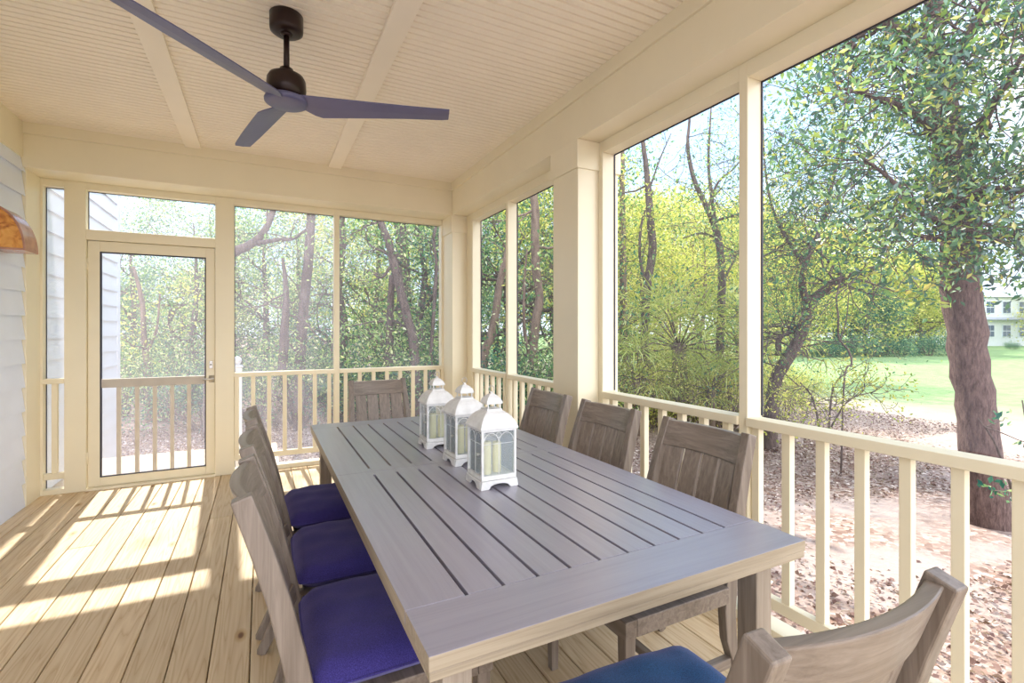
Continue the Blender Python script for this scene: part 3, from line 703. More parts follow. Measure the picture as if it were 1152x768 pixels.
for ang in (-15.7, 105.5, 226.0):
    A = math.radians(ang); vs = []; fs = []; n = 22
    for i in range(n+1):
        t = i/n; rr = lerp(0.055, 0.790, t)
        w = 0.150*(1-0.40*t)*(min(1, 0.50+t*4.2) if t < 0.12 else 1.0)
        if t > 0.97: w *= 0.93
        pitch = math.radians(lerp(20, 9, min(1, t*1.4)))
        # leading edge nearly straight, trailing edge swells near the root
        v0, v1 = -0.045*(1-0.2*t)-0.0*w, 0
        lead = -0.050+0.008*t; trail = lead+w
        for (v, th) in ((lead, 0.004), ((lead+trail)/2, 0.0065), (trail, 0.003), (trail, -0.003), ((lead+trail)/2, -0.0065), (lead, -0.004)):
            zz = -0.424+(v)*math.sin(pitch)*-1.0+th+0.004*t
            vs.append((rr*math.cos(A)-v*math.cos(pitch)*math.sin(A), rr*math.sin(A)+v*math.cos(pitch)*math.cos(A), zz))
    for i in range(n):
        for k in range(6): a = 6*i+k; c = 6*i+(k+1) % 6; fs.append((a, c, c+6, a+6))
    fs += [tuple(range(6)), tuple(6*n+k for k in range(5, -1, -1))]
    MB().add(vs, fs, 0, False).build('blade', M['blade'], f, bevel=0.001, seg=1)

# ------------------------------------------------------------------ curved wooden hood on the left wall
def burl():
    m, nt, out = new_mat('orange_burl_wood')
    b = N(nt, 'ShaderNodeBsdfPrincipled', Roughness=0.25); b.inputs['Coat Weight'].default_value = 0.5
    tc = N(nt, 'ShaderNodeTexCoord'); no = N(nt, 'ShaderNodeTexNoise', Scale=14.0, Detail=6.0, Distortion=1.6); L(nt, tc, 'Object', no, 'Vector')
    r = ramp(nt, [(0.30, (0.22, 0.055, 0.012)), (0.44, (0.55, 0.20, 0.03)), (0.58, (0.74, 0.34, 0.06)), (0.75, (0.80, 0.42, 0.10))]); L(nt, no, 'Fac', r, 'Fac'); L(nt, r, 'Color', b, 'Base Color')
    L(nt, b, 'BSDF', out, 'Surface'); return m
M['burl'] = burl(); M['redwood'] = plain('polished_red_wood', (0.42, 0.20, 0.13), 0.2, noise=0.12, scale=12, spec=0.8)
h = empty('wall_hood', (XL+0.004, 4.52, 1.853), label='curved polished orange-brown wooden hood fixed to the left siding wall', cat='wall ornament')
def arc(rx, rz, n=16): return [(rx*math.cos(a), rz*math.sin(a)) for a in [k*PI/2/n for k in range(n+1)]]
o, i_ = arc(0.182, 0.298), arc(0.170, 0.284)
b = MB(); b.prism([(0.009, 0), (0.182, 0)]+o[1:-1]+[(0.009, 0.298), (0.009, 0.284)]+list(reversed(i_[1:-1]))+[(0.170, 0.014), (0.009, 0.014)], -0.11, 0.11, 'xz')
b.build('shell', M['redwood'], h, bevel=0.002)
MB().prism([(0.010, 0.0145), (0.1695, 0.0145)]+i_[1:-1]+[(0.010, 0.283)], -0.100, -0.085, 'xz').build('end_panel', M['burl'], h)

# ------------------------------------------------------------------ outdoors
cam_s, cam_c, CH = math.sin(math.atan(281/553)), math.cos(math.atan(281/553)), 1.32
def W3(px, py, dep):
    """survey note: a point sighted at (px, py) from the camera, dep metres deep"""
    l = (px-576)/553*dep; return Vector((dep*cam_s+l*cam_c, dep*cam_c-l*cam_s, CH+(371-py)/553*dep))
# ground
n = 90; vs = []; fs = []; rg = random.Random(5)
xs = list(np.concatenate([np.linspace(-60, -12, 12), np.linspace(-10, 24, 60), np.linspace(27, 130, 26)]))
ys = list(np.concatenate([np.linspace(-60, -9, 10), np.linspace(-7, 24, 60), np.linspace(27, 130, 26)]))
for x in xs:
    for y in ys:
        near = (-2.2 < x < 2.6 and -2 < y < 7.4)
        z = GZ+(0 if near else 0.05*math.sin(x*0.9+1.3*y)+0.04*math.sin(y*1.7-x*0.4))*(1 if x < 14 else 0.3)
        vs.append((x, y, z))
for i in range(len(xs)-1):
    for j in range(len(ys)-1):
        a = i*len(ys)+j; fs.append((a, a+len(ys), a+len(ys)+1, a+1))
tag(MB().add(vs, fs, 0, True).build('ground', M['ground'], fix=False), 'leaf-strewn earth running out to a pale green lawn', 'ground', kind='structure')

def leaf_mesh(name, pts, size, mat, rng, spread=0.3, per=20, aspect=0.45, flat=0.0, droop=0.0):
    """many small folded leaves about the given twig points"""
    P = np.repeat(np.array(pts, dtype=np.float64), per, axis=0); n = len(P)
    P = P+rng.normal(0, spread, (n, 3))*np.array([1, 1, 0.75])
    d = rng.normal(0, 1, (n, 3)); d[:, 2] = d[:, 2]*(1-flat)-droop; d /= np.linalg.norm(d, axis=1)[:, None]
    u = rng.normal(0, 1, (n, 3)); u[:, 2] += flat*2.5
    s = np.cross(d, u); s /= np.linalg.norm(s, axis=1)[:, None]; nn = np.cross(s, d)
    sz = size*rng.uniform(0.6, 1.35, n)[:, None]
    tip = P+d*sz*0.5; base = P-d*sz*0.5
    l = P+s*sz*aspect*0.5+nn*sz*0.10; r = P-s*sz*aspect*0.5+nn*sz*0.10
    V = np.stack([base, l, tip, r], axis=1).reshape(-1, 3).astype(np.float32)
    me = bpy.data.meshes.new(name); me.vertices.add(len(V)); me.vertices.foreach_set('co', V.ravel())
    k = np.arange(n)*4; F = np.stack([k, k+1, k+2, k, k+2, k+3], axis=1).reshape(-1).astype(np.int32)
    me.loops.add(len(F)); me.loops.foreach_set('vertex_index', F)
    me.polygons.add(2*n); me.polygons.foreach_set('loop_start', (np.arange(2*n)*3).astype(np.int32))
    me.materials.append(mat); me.update(calc_edges=True); me.validate()
    return me
def mesh_obj(name, me, parent):
    o = bpy.data.objects.new(name, me); COL.objects.link(o); o.parent = parent; return o
def grow(b, start, dirv, length, rad, lvl, tips, rnd, up=0.25, kids=4, seg=6, wander=0.28):
    p = Vector(start); d = Vector(dirv).normalized(); path = [p.copy()]; rr = [rad]
    for i in range(seg):
        d = (d+Vector((rnd.gauss(0, wander), rnd.gauss(0, wander), rnd.gauss(0, wander)+up*0.15))).normalized()
        p = p+d*length/seg; path.append(p.copy()); rr.append(max(0.003, rad*(1-0.8*(i+1)/seg)))
    b.tube(path, rr, 6 if lvl else 8)
    if lvl <= 0:
        tips += [path[-1], path[-3], path[-2]]; return
    for k in range(kids):
        t = lerp(0.35, 1.0, (k+rnd.random()*0.6)/kids); j = min(len(path)-1, max(1, int(t*seg)))
        nd = ((path[j]-path[j-1]).normalized()+Vector((rnd.gauss(0, 0.7), rnd.gauss(0, 0.7), rnd.gauss(0, 0.45)+up))).normalized()
        grow(b, path[j], nd, length*rnd.uniform(0.5, 0.75), rr[j]*0.7, lvl-1, tips, rnd, up, max(2, kids-1), seg, wander)
def smooth(pts, rad, n=5, rnd=None, jit=0.0):
    """Catmull-Rom through the given points"""
    P = [Vector(p) for p in pts]; out = []; rr = []
    Q = [P[0]*2-P[1]]+P+[P[-1]*2-P[-2]]
    for i in range(len(P)-1):
        a, b_, c, d_ = Q[i:i+4]
        for k in range(n):
            t = k/n
            v = 0.5*((2*b_)+(-a+c)*t+(2*a-5*b_+4*c-d_)*t*t+(-a+3*b_-3*c+d_)*t**3)
            if rnd and jit: v = v+Vector((rnd.gauss(0, jit), rnd.gauss(0, jit), 0))
            out.append(v); rr.append(lerp(rad[i], rad[i+1], t))
    out.append(P[-1]); rr.append(rad[-1]); return out, rr

def proto_tree(seed, h, rad, leaf, lsize, mat, bark, per=24, spread=0.32, crown=0.35, kids=9, sub=2, lean=0.12, name='woodland_tree', aspect=0.45, blen=0.42):
    rnd = random.Random(seed); rng = np.random.default_rng(seed)
    e = empty(name, (0, 0, 0)); b = MB(); tips = []
    pts = [(0, 0, -0.1)]; x = y = 0
    for i in range(5):
        x += rnd.gauss(0, lean*h*0.12); y += rnd.gauss(0, lean*h*0.12); pts.append((x, y, h*0.9*(i+1)/5))
    path, rr = smooth(pts, [rad*1.35, rad, rad*0.85, rad*0.65, rad*0.4, rad*0.12], 4, rnd, rad*0.1)
    b.tube(path, rr, 10)
    n = len(path)
    for k in range(kids):
        t = lerp(crown, 0.97, k/max(1, kids-1)); j = min(n-2, int(t*(n-1))); az = k*2.4+rnd.uniform(-0.5, 0.5)
        dv = Vector((math.cos(az), math.sin(az), rnd.uniform(0.05, 0.7)))
        grow(b, path[j], dv, h*blen*(1.15-0.6*t), rr[j]*0.55, sub, tips, rnd, 0.25, 4)
    b.build('trunk', bark, e, fix=False)
    mesh_obj('foliage', leaf_mesh('foliage', tips, lsize, mat, rng, spread, per, aspect), e)
    return e
def proto_shrub(seed, h, w, lsize, mat, bark, stems=9, per=30, spread=0.22, name='woodland_shrub', aspect=0.45):
    rnd = random.Random(seed); rng = np.random.default_rng(seed)
    e = empty(name, (0, 0, 0)); b = MB(); tips = []
    for k in range(stems):
        az = k*2.4; r0 = 0.05*w; dv = Vector((math.cos(az)*w/h*rnd.uniform(0.1, 0.9), math.sin(az)*w/h*rnd.uniform(0.1, 0.9), 1))
        grow(b, (math.cos(az)*r0, math.sin(az)*r0, -0.05), dv, h*rnd.uniform(0.55, 0.85), 0.028, 1, tips, rnd, 0.15, 6, 6, 0.2)
    b.build('stems', bark, e, fix=False)
    mesh_obj('foliage', leaf_mesh('foliage', tips, lsize, mat, rng, spread, per, aspect), e)
    return e
def place(proto, used, x, y, z, s, rz, name, lab, cat, group=None):
    o = proto if not used[0] else copy_tree(proto); used[0] = True
    o.name = name; o.location = (x, y, z); o.scale = (s, s, s); o.rotation_euler.z = rz
    tag(o, lab, cat, group); return o

rp = random.Random(11)
PT = dict(
    treeA=(proto_tree(21, 6.2, 0.11, 0, 0.075, M['leaf_mid'], M['bark'], per=19, spread=0.30, crown=0.22, kids=10), [False]),
    treeB=(proto_tree(22, 5.6, 0.10, 0, 0.075, M['leaf_dark'], M['bark'], per=20, spread=0.30, crown=0.18, kids=10), [False]),
    treeC=(proto_tree(23, 5.8, 0.09, 0, 0.085, M['leaf_yel'], M['bark_pale'], per=20, spread=0.30, crown=0.22, kids=10), [False]),
    shrubA=(proto_shrub(31, 2.2, 2.0, 0.07, M['leaf_mid'], M['bark'], 10, 20), [False]),
    shrubB=(proto_shrub(32, 1.9, 2.2, 0.07, M['leaf_dark'], M['bark'], 10, 20), [False]),
    shrubC=(proto_shrub(33, 2.0, 2.0, 0.06, M['leaf_yel'], M['bark_pale'], 10, 20), [False]),
    far=(proto_tree(24, 9.0, 0.25, 0, 0.26, M['leaf_yel'], M['bark'], per=26, spread=0.65, crown=0.12, kids=13, blen=0.50), [False]),
    farB=(proto_tree(25, 8.0, 0.22, 0, 0.24, M['leaf_dark'], M['bark'], per=26, spread=0.65, crown=0.10, kids=12, blen=0.5), [False]),
    fars=(proto_shrub(34, 2.6, 4.0, 0.16, M['leaf_dark'], M['bark'], 10, 20, 0.4), [False]),
)
def put_tree(key, px, dep, s, name, lab, cat, group=None, rz=None):
    g = W3(px, 371, dep); return place(PT[key][0], PT[key][1], g.x, g.y, GZ, s, rz if rz is not None else rp.uniform(0, 6.28), name, lab, cat, group)
# woods behind the back screens: trees in three depths
G1, G2, G3, G4, G5 = 'trees of the wood behind the back screens', 'shrubs under the wood behind the back screens', 'trees of the wood beyond the right screens', 'shrubs of the wood beyond the right screens', 'trees on the far side of the lawn'
for (px, dep, k, s) in ((60, 14.5, 'treeB', 0.85), (150, 13.5, 'treeA', 0.82), (215, 12.0, 'treeA', 0.8), (262, 14.5, 'treeB', 0.95), (300, 12.2, 'treeA', 0.82), (345, 14.0, 'treeB', 0.9), (390, 11.5, 'treeA', 0.85), (430, 13.5, 'treeC', 0.9), (470, 11.0, 'treeA', 0.9), (505, 14, 'treeB', 1.0), (110, 19, 'treeB', 1.1), (240, 19, 'treeA', 1.15), (330, 19, 'treeC', 1.15), (420, 19, 'treeA', 1.15), (480, 18, 'treeB', 1.2)):
    put_tree(k, px, dep, s, 'woodland_tree', 'slender leafy tree in the dense wood behind the back screens', 'tree', G1)
for (px, dep, k, s) in ((70, 11, 'shrubB', 0.8), (135, 10.2, 'shrubA', 0.75), (190, 9.6, 'shrubA', 0.8), (228, 9.0, 'shrubB', 0.8), (285, 10, 'shrubB', 0.9), (335, 9.4, 'shrubA', 0.8), (380, 9.6, 'shrubB', 0.85), (425, 9.0, 'shrubB', 0.8), (465, 9.2, 'shrubA', 0.9), (500, 9.6, 'shrubB', 1.0), (250, 13, 'shrubA', 1.3), (350, 12.5, 'shrubB', 1.4), (450, 12.5, 'shrubA', 1.3), (170, 13, 'shrubB', 1.3), (110, 14, 'shrubA', 1.4)):
    put_tree(k, px, dep, s, 'woodland_shrub', 'low leafy shrub in the wood behind the back screens', 'shrub', G2)
for (px, dep, k, s) in ((535, 10.5, 'treeA', 0.95), (560, 13, 'treeB', 1.0), (590, 10.5, 'treeB', 1.0), (620, 13, 'treeA', 1.2), (650, 10, 'treeC', 0.85), (575, 17, 'treeA', 1.3), (625, 18, 'treeB', 1.3), (690, 15, 'treeC', 0.95), (720, 12.5, 'treeC', 0.72), (760, 15, 'treeC', 0.95), (795, 13, 'treeC', 0.80), (830, 17, 'treeC', 0.85), (870, 19, 'treeC', 0.9), (700, 20, 'treeC', 1.2), (780, 21, 'treeC', 1.2)):
    put_tree(k, px, dep, s, 'woodland_tree', 'leafy tree in the wood beyond the right screens', 'tree', G3)
for (px, dep, k, s) in ((540, 8.2, 'shrubB', 0.9), (575, 8.6, 'shrubB', 0.9), (612, 8.0, 'shrubA', 0.8), (650, 8, 'shrubA', 0.8), (700, 8.4, 'shrubC', 0.75), (735, 9.0, 'shrubC', 0.7), (775, 8.8, 'shrubC', 0.7), (815, 8.4, 'shrubC', 0.65), (850, 9.4, 'shrubC', 0.7), (690, 11.5, 'shrubA', 1.0), (745, 11.5, 'shrubC', 1.1), (800, 12, 'shrubA', 1.0), (845, 13, 'shrubC', 1.1), (882, 10.2, 'shrubC', 0.55), (905, 11.5, 'shrubC', 0.5)):
    put_tree(k, px, dep, s, 'woodland_shrub', 'yellow-green shrub in the wood beyond the right screens', 'shrub', G4)
for (px, dep, k, s) in ((905, 34, 'far', 0.75), (940, 38, 'far', 0.85), (975, 36, 'farB', 0.55), (1000, 40, 'far', 0.80), (1035, 38, 'far', 0.72), (1045, 42, 'farB', 0.55), (1215, 46, 'far', 0.7), (960, 50, 'far', 1.3), (1010, 52, 'farB', 1.2), (890, 44, 'far', 1.2), (1000, 60, 'far', 1.1), (1260, 46, 'farB', 0.7), (1215, 52, 'far', 0.9), (1260, 44, 'far', 0.8), (860, 40, 'farB', 1.1), (820, 42, 'far', 1.3), (750, 42, 'far', 1.4), (680, 44, 'farB', 1.5), (600, 46, 'farB', 1.5), (520, 44, 'farB', 0.9), (430, 46, 'far', 0.8), (340, 42, 'farB', 0.75), (240, 44, 'far', 0.75), (150, 44, 'farB', 0.8)):
    put_tree(k, px, dep, s, 'distant_tree', 'round yellow-green tree across the lawn' if px >= 880 else 'tall tree deep behind the nearer wood', 'tree', G5 if px >= 880 else 'trees deep behind the nearer wood')
for (px, dep, s) in ((930, 33, 0.5), (955, 33, 0.6), (985, 34, 0.6), (1015, 34, 0.55), (1045, 35, 0.6), (1075, 36, 0.6), (1200, 42, 0.5), (1240, 38, 0.5), (1138, 46, 0.28)):
    put_tree('fars', px, dep, s, 'distant_shrub', 'dark shrub in the shaded hedge line across the lawn', 'shrub', 'shrubs in the hedge line across the lawn')

# individually sighted trees -------------------------------------------
def hand_tree(name, lab, trunks, bark, foliage=None, cat='tree', seed=1, twigs=None):
    """trunks: lists of (px, py, depth, radius). foliage = (mat, size, per, spread); twigs = (number, length, levels)"""
    rnd = random.Random(seed); rng = np.random.default_rng(seed)
    base = W3(*trunks[0][0][:3]); base.z = GZ
    e = empty(name, base, label=lab, cat=cat); b = MB(); tips = []
    for ti, tr in enumerate(trunks):
        pts = [W3(p[0], p[1], p[2])-base for p in tr]
        if ti == 0: pts[0].z = -0.08
        path, rr = smooth(pts, [p[3] for p in tr], 5, rnd, tr[0][3]*0.025)
        b.tube(path, rr, 14 if ti == 0 else 8, wob=0.02)
        if twigs:
            nn_, ln, lv, t0 = twigs
            for k in range(nn_ if ti else max(2, nn_//2)):
                j = int(lerp(t0 if ti == 0 else 0.25, 0.98, rnd.random())*(len(path)-1))
                dv = Vector((rnd.gauss(0, 1), rnd.gauss(0, 1), rnd.gauss(0.1, 0.5)))
                grow(b, path[j], dv, ln*rnd.uniform(0.6, 1.2), max(0.006, rr[j]*0.35), lv, tips, rnd, 0.1, 4, 5, 0.3)
    b.build('trunk', bark, e, fix=False)
    if foliage and tips:
        mat, size, per, spread, asp = foliage
        mesh_obj('foliage', leaf_mesh('foliage', tips, size, mat, rng, spread, per, asp, droop=0.25), e)
    return e
# big tree right of the near screen
hand_tree('evergreen_tree', 'big reddish-brown trunk with glossy leaves in front of the lawn', [
    [(1122, 618, 4.50, 0.30), (1112, 590, 4.48, 0.185), (1103, 520, 4.46, 0.150), (1096, 440, 4.45, 0.140), (1085, 360, 4.44, 0.142), (1080, 300, 4.43, 0.145), (1081, 240, 4.42, 0.135), (1068, 170, 4.42, 0.12), (1058, 100, 4.43, 0.11), (1048, 50, 4.45, 0.10), (1052, 10, 4.46, 0.09), (1070, -60, 4.5, 0.08), (1080, -160, 4.6, 0.06), (1070, -260, 4.6, 0.03)],
    [(1049, 62, 4.45, 0.085), (1020, 40, 4.40, 0.075), (1000, 30, 4.35, 0.06), (985, 0, 4.3, 0.05), (950, -60, 4.2, 0.035), (930, -120, 4.2, 0.02)],
    [(1068, 170, 4.42, 0.05), (1030, 130, 4.1, 0.035), (985, 110, 3.9, 0.02), (950, 100, 3.8, 0.01)],
    [(1075, 200, 4.42, 0.05), (1110, 130, 4.0, 0.035), (1140, 80, 3.7, 0.02), (1170, 30, 3.5, 0.012)],
    [(1080, 250, 4.42, 0.045), (1110, 215, 4.2, 0.035), (1150, 215, 4.0, 0.025), (1200, 210, 3.9, 0.012)],
    [(1078, 260, 4.40, 0.04), (1040, 240, 4.1, 0.025), (1000, 200, 3.9, 0.016), (960, 170, 3.8, 0.008)],
    [(1060, 120, 4.42, 0.04), (1020, 90, 4.6, 0.03), (990, 60, 4.7, 0.012)],
    [(1080, 265, 4.42, 0.03), (1050, 268, 4.2, 0.02), (1005, 258, 4.1, 0.014), (965, 262, 4.0, 0.007)],
    [(1081, 240, 4.42, 0.03), (1110, 262, 4.2, 0.02), (1150, 268, 4.1, 0.01)],
    [(1060, 90, 4.43, 0.05), (1090, 40, 4.1, 0.04), (1120, -20, 3.9, 0.02)],
    ], M['bark_red'], (M['leaf_glossy'], 0.068, 9, 0.10, 0.40), seed=5, twigs=(15, 0.62, 1, 0.66))
# small leaning tree in front of it
hand_tree('understory_tree', 'thin leaning forked tree just outside the near right screen', [
    [(866, 500, 7.6, 0.11), (868, 460, 7.5, 0.10), (874, 425, 7.4, 0.092), (888, 400, 7.3, 0.088), (903, 372, 7.2, 0.08), (911, 343, 7.1, 0.075), (925, 328, 7.0, 0.06), (950, 312, 6.8, 0.04), (985, 300, 6.5, 0.02)],
    [(911, 343, 7.1, 0.06), (903, 325, 7.1, 0.05), (905, 300, 7.0, 0.04), (925, 250, 6.9, 0.03), (940, 190, 6.8, 0.022), (950, 130, 6.7, 0.012), (955, 80, 6.7, 0.008)],
    [(905, 300, 7.0, 0.03), (875, 250, 7.2, 0.022), (862, 200, 7.4, 0.015), (858, 130, 7.5, 0.008)],
    [(925, 250, 6.9, 0.02), (960, 200, 6.6, 0.015), (1000, 160, 6.4, 0.01)],
    [(876, 400, 7.4, 0.045), (877, 380, 7.4, 0.04), (893, 372, 7.3, 0.03), (905, 365, 7.2, 0.02)],
    [(950, 312, 6.8, 0.02), (900, 270, 7.0, 0.016), (850, 290, 7.2, 0.012), (800, 270, 7.4, 0.007)],
    ], M['bark'], (M['leaf_fine'], 0.046, 12, 0.17, 0.4), seed=8, twigs=(22, 1.1, 1, 0.72))
hand_tree('hanging_vine', 'thin crooked bare vine hanging in front of the lawn', [
    [(946, 440, 6.4, 0.012), (950, 425, 6.4, 0.012), (958, 410, 6.4, 0.012), (955, 395, 6.4, 0.012), (944, 380, 6.4, 0.011), (943, 355, 6.3, 0.011), (941, 335, 6.3, 0.009), (946, 310, 6.3, 0.008), (940, 280, 6.2, 0.006)],
    [(945, 382, 6.4, 0.008), (952, 360, 6.4, 0.007), (955, 330, 6.4, 0.005)]], M['bark'], cat='vine', seed=2)
# trees seen through the screen before the wide column
hand_tree('woodland_tree', 'crooked slim tree in the screen before the wide column, left of the palm', [
    [(728, 470, 9.5, 0.098), (727, 420, 9.5, 0.084), (725, 370, 9.5, 0.077), (728, 325, 9.5, 0.077), (734, 280, 9.5, 0.077), (731, 240, 9.5, 0.070), (728, 200, 9.5, 0.056), (724, 165, 9.5, 0.042), (720, 120, 9.5, 0.028)],
    [(728, 325, 9.5, 0.035), (720, 290, 9.4, 0.028), (722, 250, 9.3, 0.021), (735, 215, 9.2, 0.014)],
    [(730, 215, 9.5, 0.021), (742, 180, 9.4, 0.014), (755, 150, 9.3, 0.008)]], M['bark'], (M['leaf_mid'], 0.07, 3, 0.16, 0.4), seed=3, twigs=(5, 1.1, 1, 0.55))
hand_tree('woodland_tree', 'forked slim tree in the screen before the wide column, right of the palm', [
    [(812, 480, 9.0, 0.091), (811, 430, 9.0, 0.077), (810, 380, 9.0, 0.070), (812, 330, 9.0, 0.070), (811, 290, 9.0, 0.066), (806, 260, 9.0, 0.063), (796, 235, 9.0, 0.049), (782, 205, 9.0, 0.042), (774, 170, 9.0, 0.032), (776, 130, 9.0, 0.021)],
    [(806, 260, 9.0, 0.035), (800, 215, 9.0, 0.032), (797, 180, 9.0, 0.025), (800, 120, 9.0, 0.014)],
    [(803, 250, 9.0, 0.028), (815, 245, 8.9, 0.025), (832, 240, 8.7, 0.021), (850, 225, 8.5, 0.014)],
    [(796, 235, 9.0, 0.028), (808, 205, 8.9, 0.021), (825, 190, 8.8, 0.014), (845, 165, 8.6, 0.008)],
    [(810, 270, 9.0, 0.021), (790, 262, 9.1, 0.017), (768, 268, 9.2, 0.010)],
    [(811, 320, 9.0, 0.028), (822, 300, 8.9, 0.021), (832, 280, 8.8, 0.014), (845, 268, 8.7, 0.007)]], M['bark'], (M['leaf_mid'], 0.065, 4, 0.15, 0.4), seed=4, twigs=(6, 1.1, 1, 0.55))
hand_tree('woodland_tree', 'straight pale trunk just past the wide column', [
    [(702, 480, 11, 0.098), (702, 400, 11, 0.091), (701, 320, 11, 0.084), (700, 240, 11, 0.070), (700, 160, 11, 0.049)]], M['bark_pale'], seed=6)
# trunks in the farther right screens
hand_tree('woodland_tree', 'leaning curved trunk in the farthest right screen', [
    [(538, 435, 8.2, 0.084), (544, 405, 8.2, 0.077), (552, 380, 8.2, 0.070), (558, 350, 8.2, 0.066), (562, 320, 8.2, 0.063), (568, 295, 8.2, 0.056), (575, 260, 8.2, 0.049), (570, 215, 8.2, 0.035)]], M['bark_pale'], (M['leaf_mid'], 0.07, 4, 0.18, 0.45), seed=9, twigs=(6, 1.0, 1, 0.6))
hand_tree('woodland_tree', 'tall wavy trunk in the right screen just beyond the wide column', [
    [(604, 450, 8.0, 0.098), (600, 420, 8.0, 0.084), (600, 390, 8.0, 0.077), (603, 360, 8.0, 0.073), (607, 335, 8.0, 0.070), (603, 305, 8.0, 0.070), (602, 270, 8.0, 0.070), (602, 235, 8.0, 0.066), (598, 200, 8.0, 0.056), (598, 150, 8.0, 0.035)],
    [(598, 410, 8.0, 0.035), (590, 370, 8.0, 0.028), (590, 320, 8.0, 0.025), (593, 280, 8.0, 0.014)]], M['bark_pale'], (M['leaf_mid'], 0.07, 4, 0.18, 0.45), seed=10, twigs=(6, 1.0, 1, 0.6))
# trunks behind the back screens
hand_tree('woodland_tree', 'straight trunk behind the thin post of the back screens', [
    [(336, 450, 9.0, 0.105), (338, 400, 9.0, 0.091), (342, 340, 9.0, 0.091), (347, 290, 9.0, 0.084), (350, 240, 9.0, 0.077), (352, 180, 9.0, 0.063), (350, 100, 9.0, 0.035)]], M['bark'], (M['leaf_mid'], 0.08, 3, 0.25, 0.45), seed=12, twigs=(5, 1.3, 1, 0.75))
hand_tree('woodland_tree', 'upright trunk at the left edge of the rightmost back screen', [
    [(376, 460, 9.6, 0.098), (378, 400, 9.6, 0.091), (379, 340, 9.6, 0.084), (381, 280, 9.6, 0.084), (384, 230, 9.6, 0.077), (386, 160, 9.6, 0.056)]], M['bark'], (M['leaf_dark'], 0.08, 3, 0.25, 0.45), seed=13, twigs=(5, 1.3, 1, 0.75))
hand_tree('woodland_tree', 'dark leaning trunk crossing the rightmost back screen', [
    [(470, 440, 8.6, 0.091), (466, 395, 8.6, 0.084), (459, 360, 8.6, 0.077), (450, 325, 8.6, 0.077), (444, 300, 8.6, 0.077), (438, 275, 8.6, 0.070), (428, 250, 8.6, 0.063), (415, 215, 8.6, 0.049)],
    [(437, 440, 8.9, 0.084), (438, 400, 8.9, 0.077), (439, 350, 8.8, 0.063), (441, 310, 8.6, 0.056)],
    [(439, 300, 8.6, 0.028), (430, 312, 8.5, 0.021), (420, 308, 8.4, 0.014)]], M['bark'], (M['leaf_mid'], 0.075, 3, 0.2, 0.45), seed=14, twigs=(5, 1.0, 1, 0.6))
hand_tree('woodland_tree', 'thin curving trunk at the right edge of the back screens', [
    [(482, 440, 8.8, 0.035), (485, 400, 8.8, 0.035), (488, 350, 8.8, 0.032), (491, 300, 8.8, 0.032), (488, 270, 8.8, 0.028), (494, 240, 8.8, 0.021)]], M['bark'], seed=15)
hand_tree('spreading_tree', 'spreading tree with a low bough reaching across the back screen next to the door', [
    [(236, 440, 8.4, 0.112), (238, 390, 8.4, 0.098), (240, 340, 8.4, 0.091), (246, 300, 8.4, 0.091), (262, 284, 8.4, 0.084), (280, 276, 8.4, 0.070), (296, 262, 8.4, 0.056), (306, 240, 8.4, 0.049), (316, 205, 8.4, 0.035)],
    [(286, 274, 8.4, 0.042), (310, 270, 8.3, 0.035), (330, 268, 8.2, 0.028), (344, 258, 8.1, 0.017)],
    [(318, 420, 8.6, 0.084), (320, 370, 8.6, 0.070), (322, 330, 8.6, 0.049), (318, 290, 8.5, 0.021)]], M['bark'], (M['leaf_mid'], 0.075, 3, 0.25, 0.45), seed=16, twigs=(6, 1.1, 1, 0.5))
hand_tree('woodland_tree', 'slim trunk seen through the upper half of the screen door', [
    [(168, 470, 9.5, 0.063), (166, 420, 9.5, 0.056), (162, 380, 9.5, 0.049), (160, 340, 9.5, 0.042), (150, 300, 9.5, 0.028)],
    [(164, 400, 9.5, 0.028), (176, 370, 9.4, 0.021), (180, 330, 9.3, 0.014)]], M['bark_pale'], (M['leaf_yel'], 0.08, 4, 0.2, 0.45), seed=17, twigs=(5, 0.8, 1, 0.4))
# tall trees whose high boughs dapple the sun on the screens
def dapple_tree(x, y, h, boughs, seed, lab):
    rnd = random.Random(seed); rng = np.random.default_rng(seed)
    e = empty('tall_tree', (x, y, GZ), label=lab, cat='tree'); b = MB(); tips = []
    pts = [(0, 0, -0.1), (0.1, 0.1, h*0.3), (-0.1, 0.2, h*0.6), (0, 0, h)]
    path, rr = smooth(pts, [0.2, 0.16, 0.12, 0.05], 6, rnd, 0.01); b.tube(path, rr, 10)
    for (bx, by, bz, n_) in boughs:
        t = Vector((bx-x, by-y, bz-GZ)); j = min(range(len(path)), key=lambda i: abs(path[i].z-(t.z-0.8)))
        pp, r2 = smooth([path[j], path[j].lerp(t, 0.5)+Vector((0, 0, 0.3)), t], [0.06, 0.04, 0.01], 4); b.tube(pp, r2, 6)
        for k in range(n_):
            grow(b, pp[rnd.randint(3, len(pp)-1)], Vector((rnd.gauss(0, 1), rnd.gauss(0, 1), rnd.gauss(0, 0.4))), 0.8, 0.012, 1, tips, rnd, 0, 3, 5)
    b.build('trunk', M['bark'], e, fix=False)
    mesh_obj('foliage', leaf_mesh('foliage', tips, 0.09, M['leaf_mid'], rng, 0.22, 12, 0.5), e)
dapple_tree(2.9, 11.5, 10.5, [(0.7, 10.8, 8.2, 7), (1.3, 10.8, 7.4, 7), (0.9, 10.8, 7.2, 7), (1.2, 10.9, 8.3, 7), (0.5, 10.8, 7.5, 5), (1.4, 11.2, 9.0, 4), (-0.15, 10.8, 8.0, 3), (-0.35, 10.8, 7.1, 3), (0.15, 10.8, 6.7, 3), (-0.5, 11.0, 8.9, 2), (1.9, 11, 8.4, 4)], 41, 'tall tree behind the back screens whose high boughs shade the right corner')

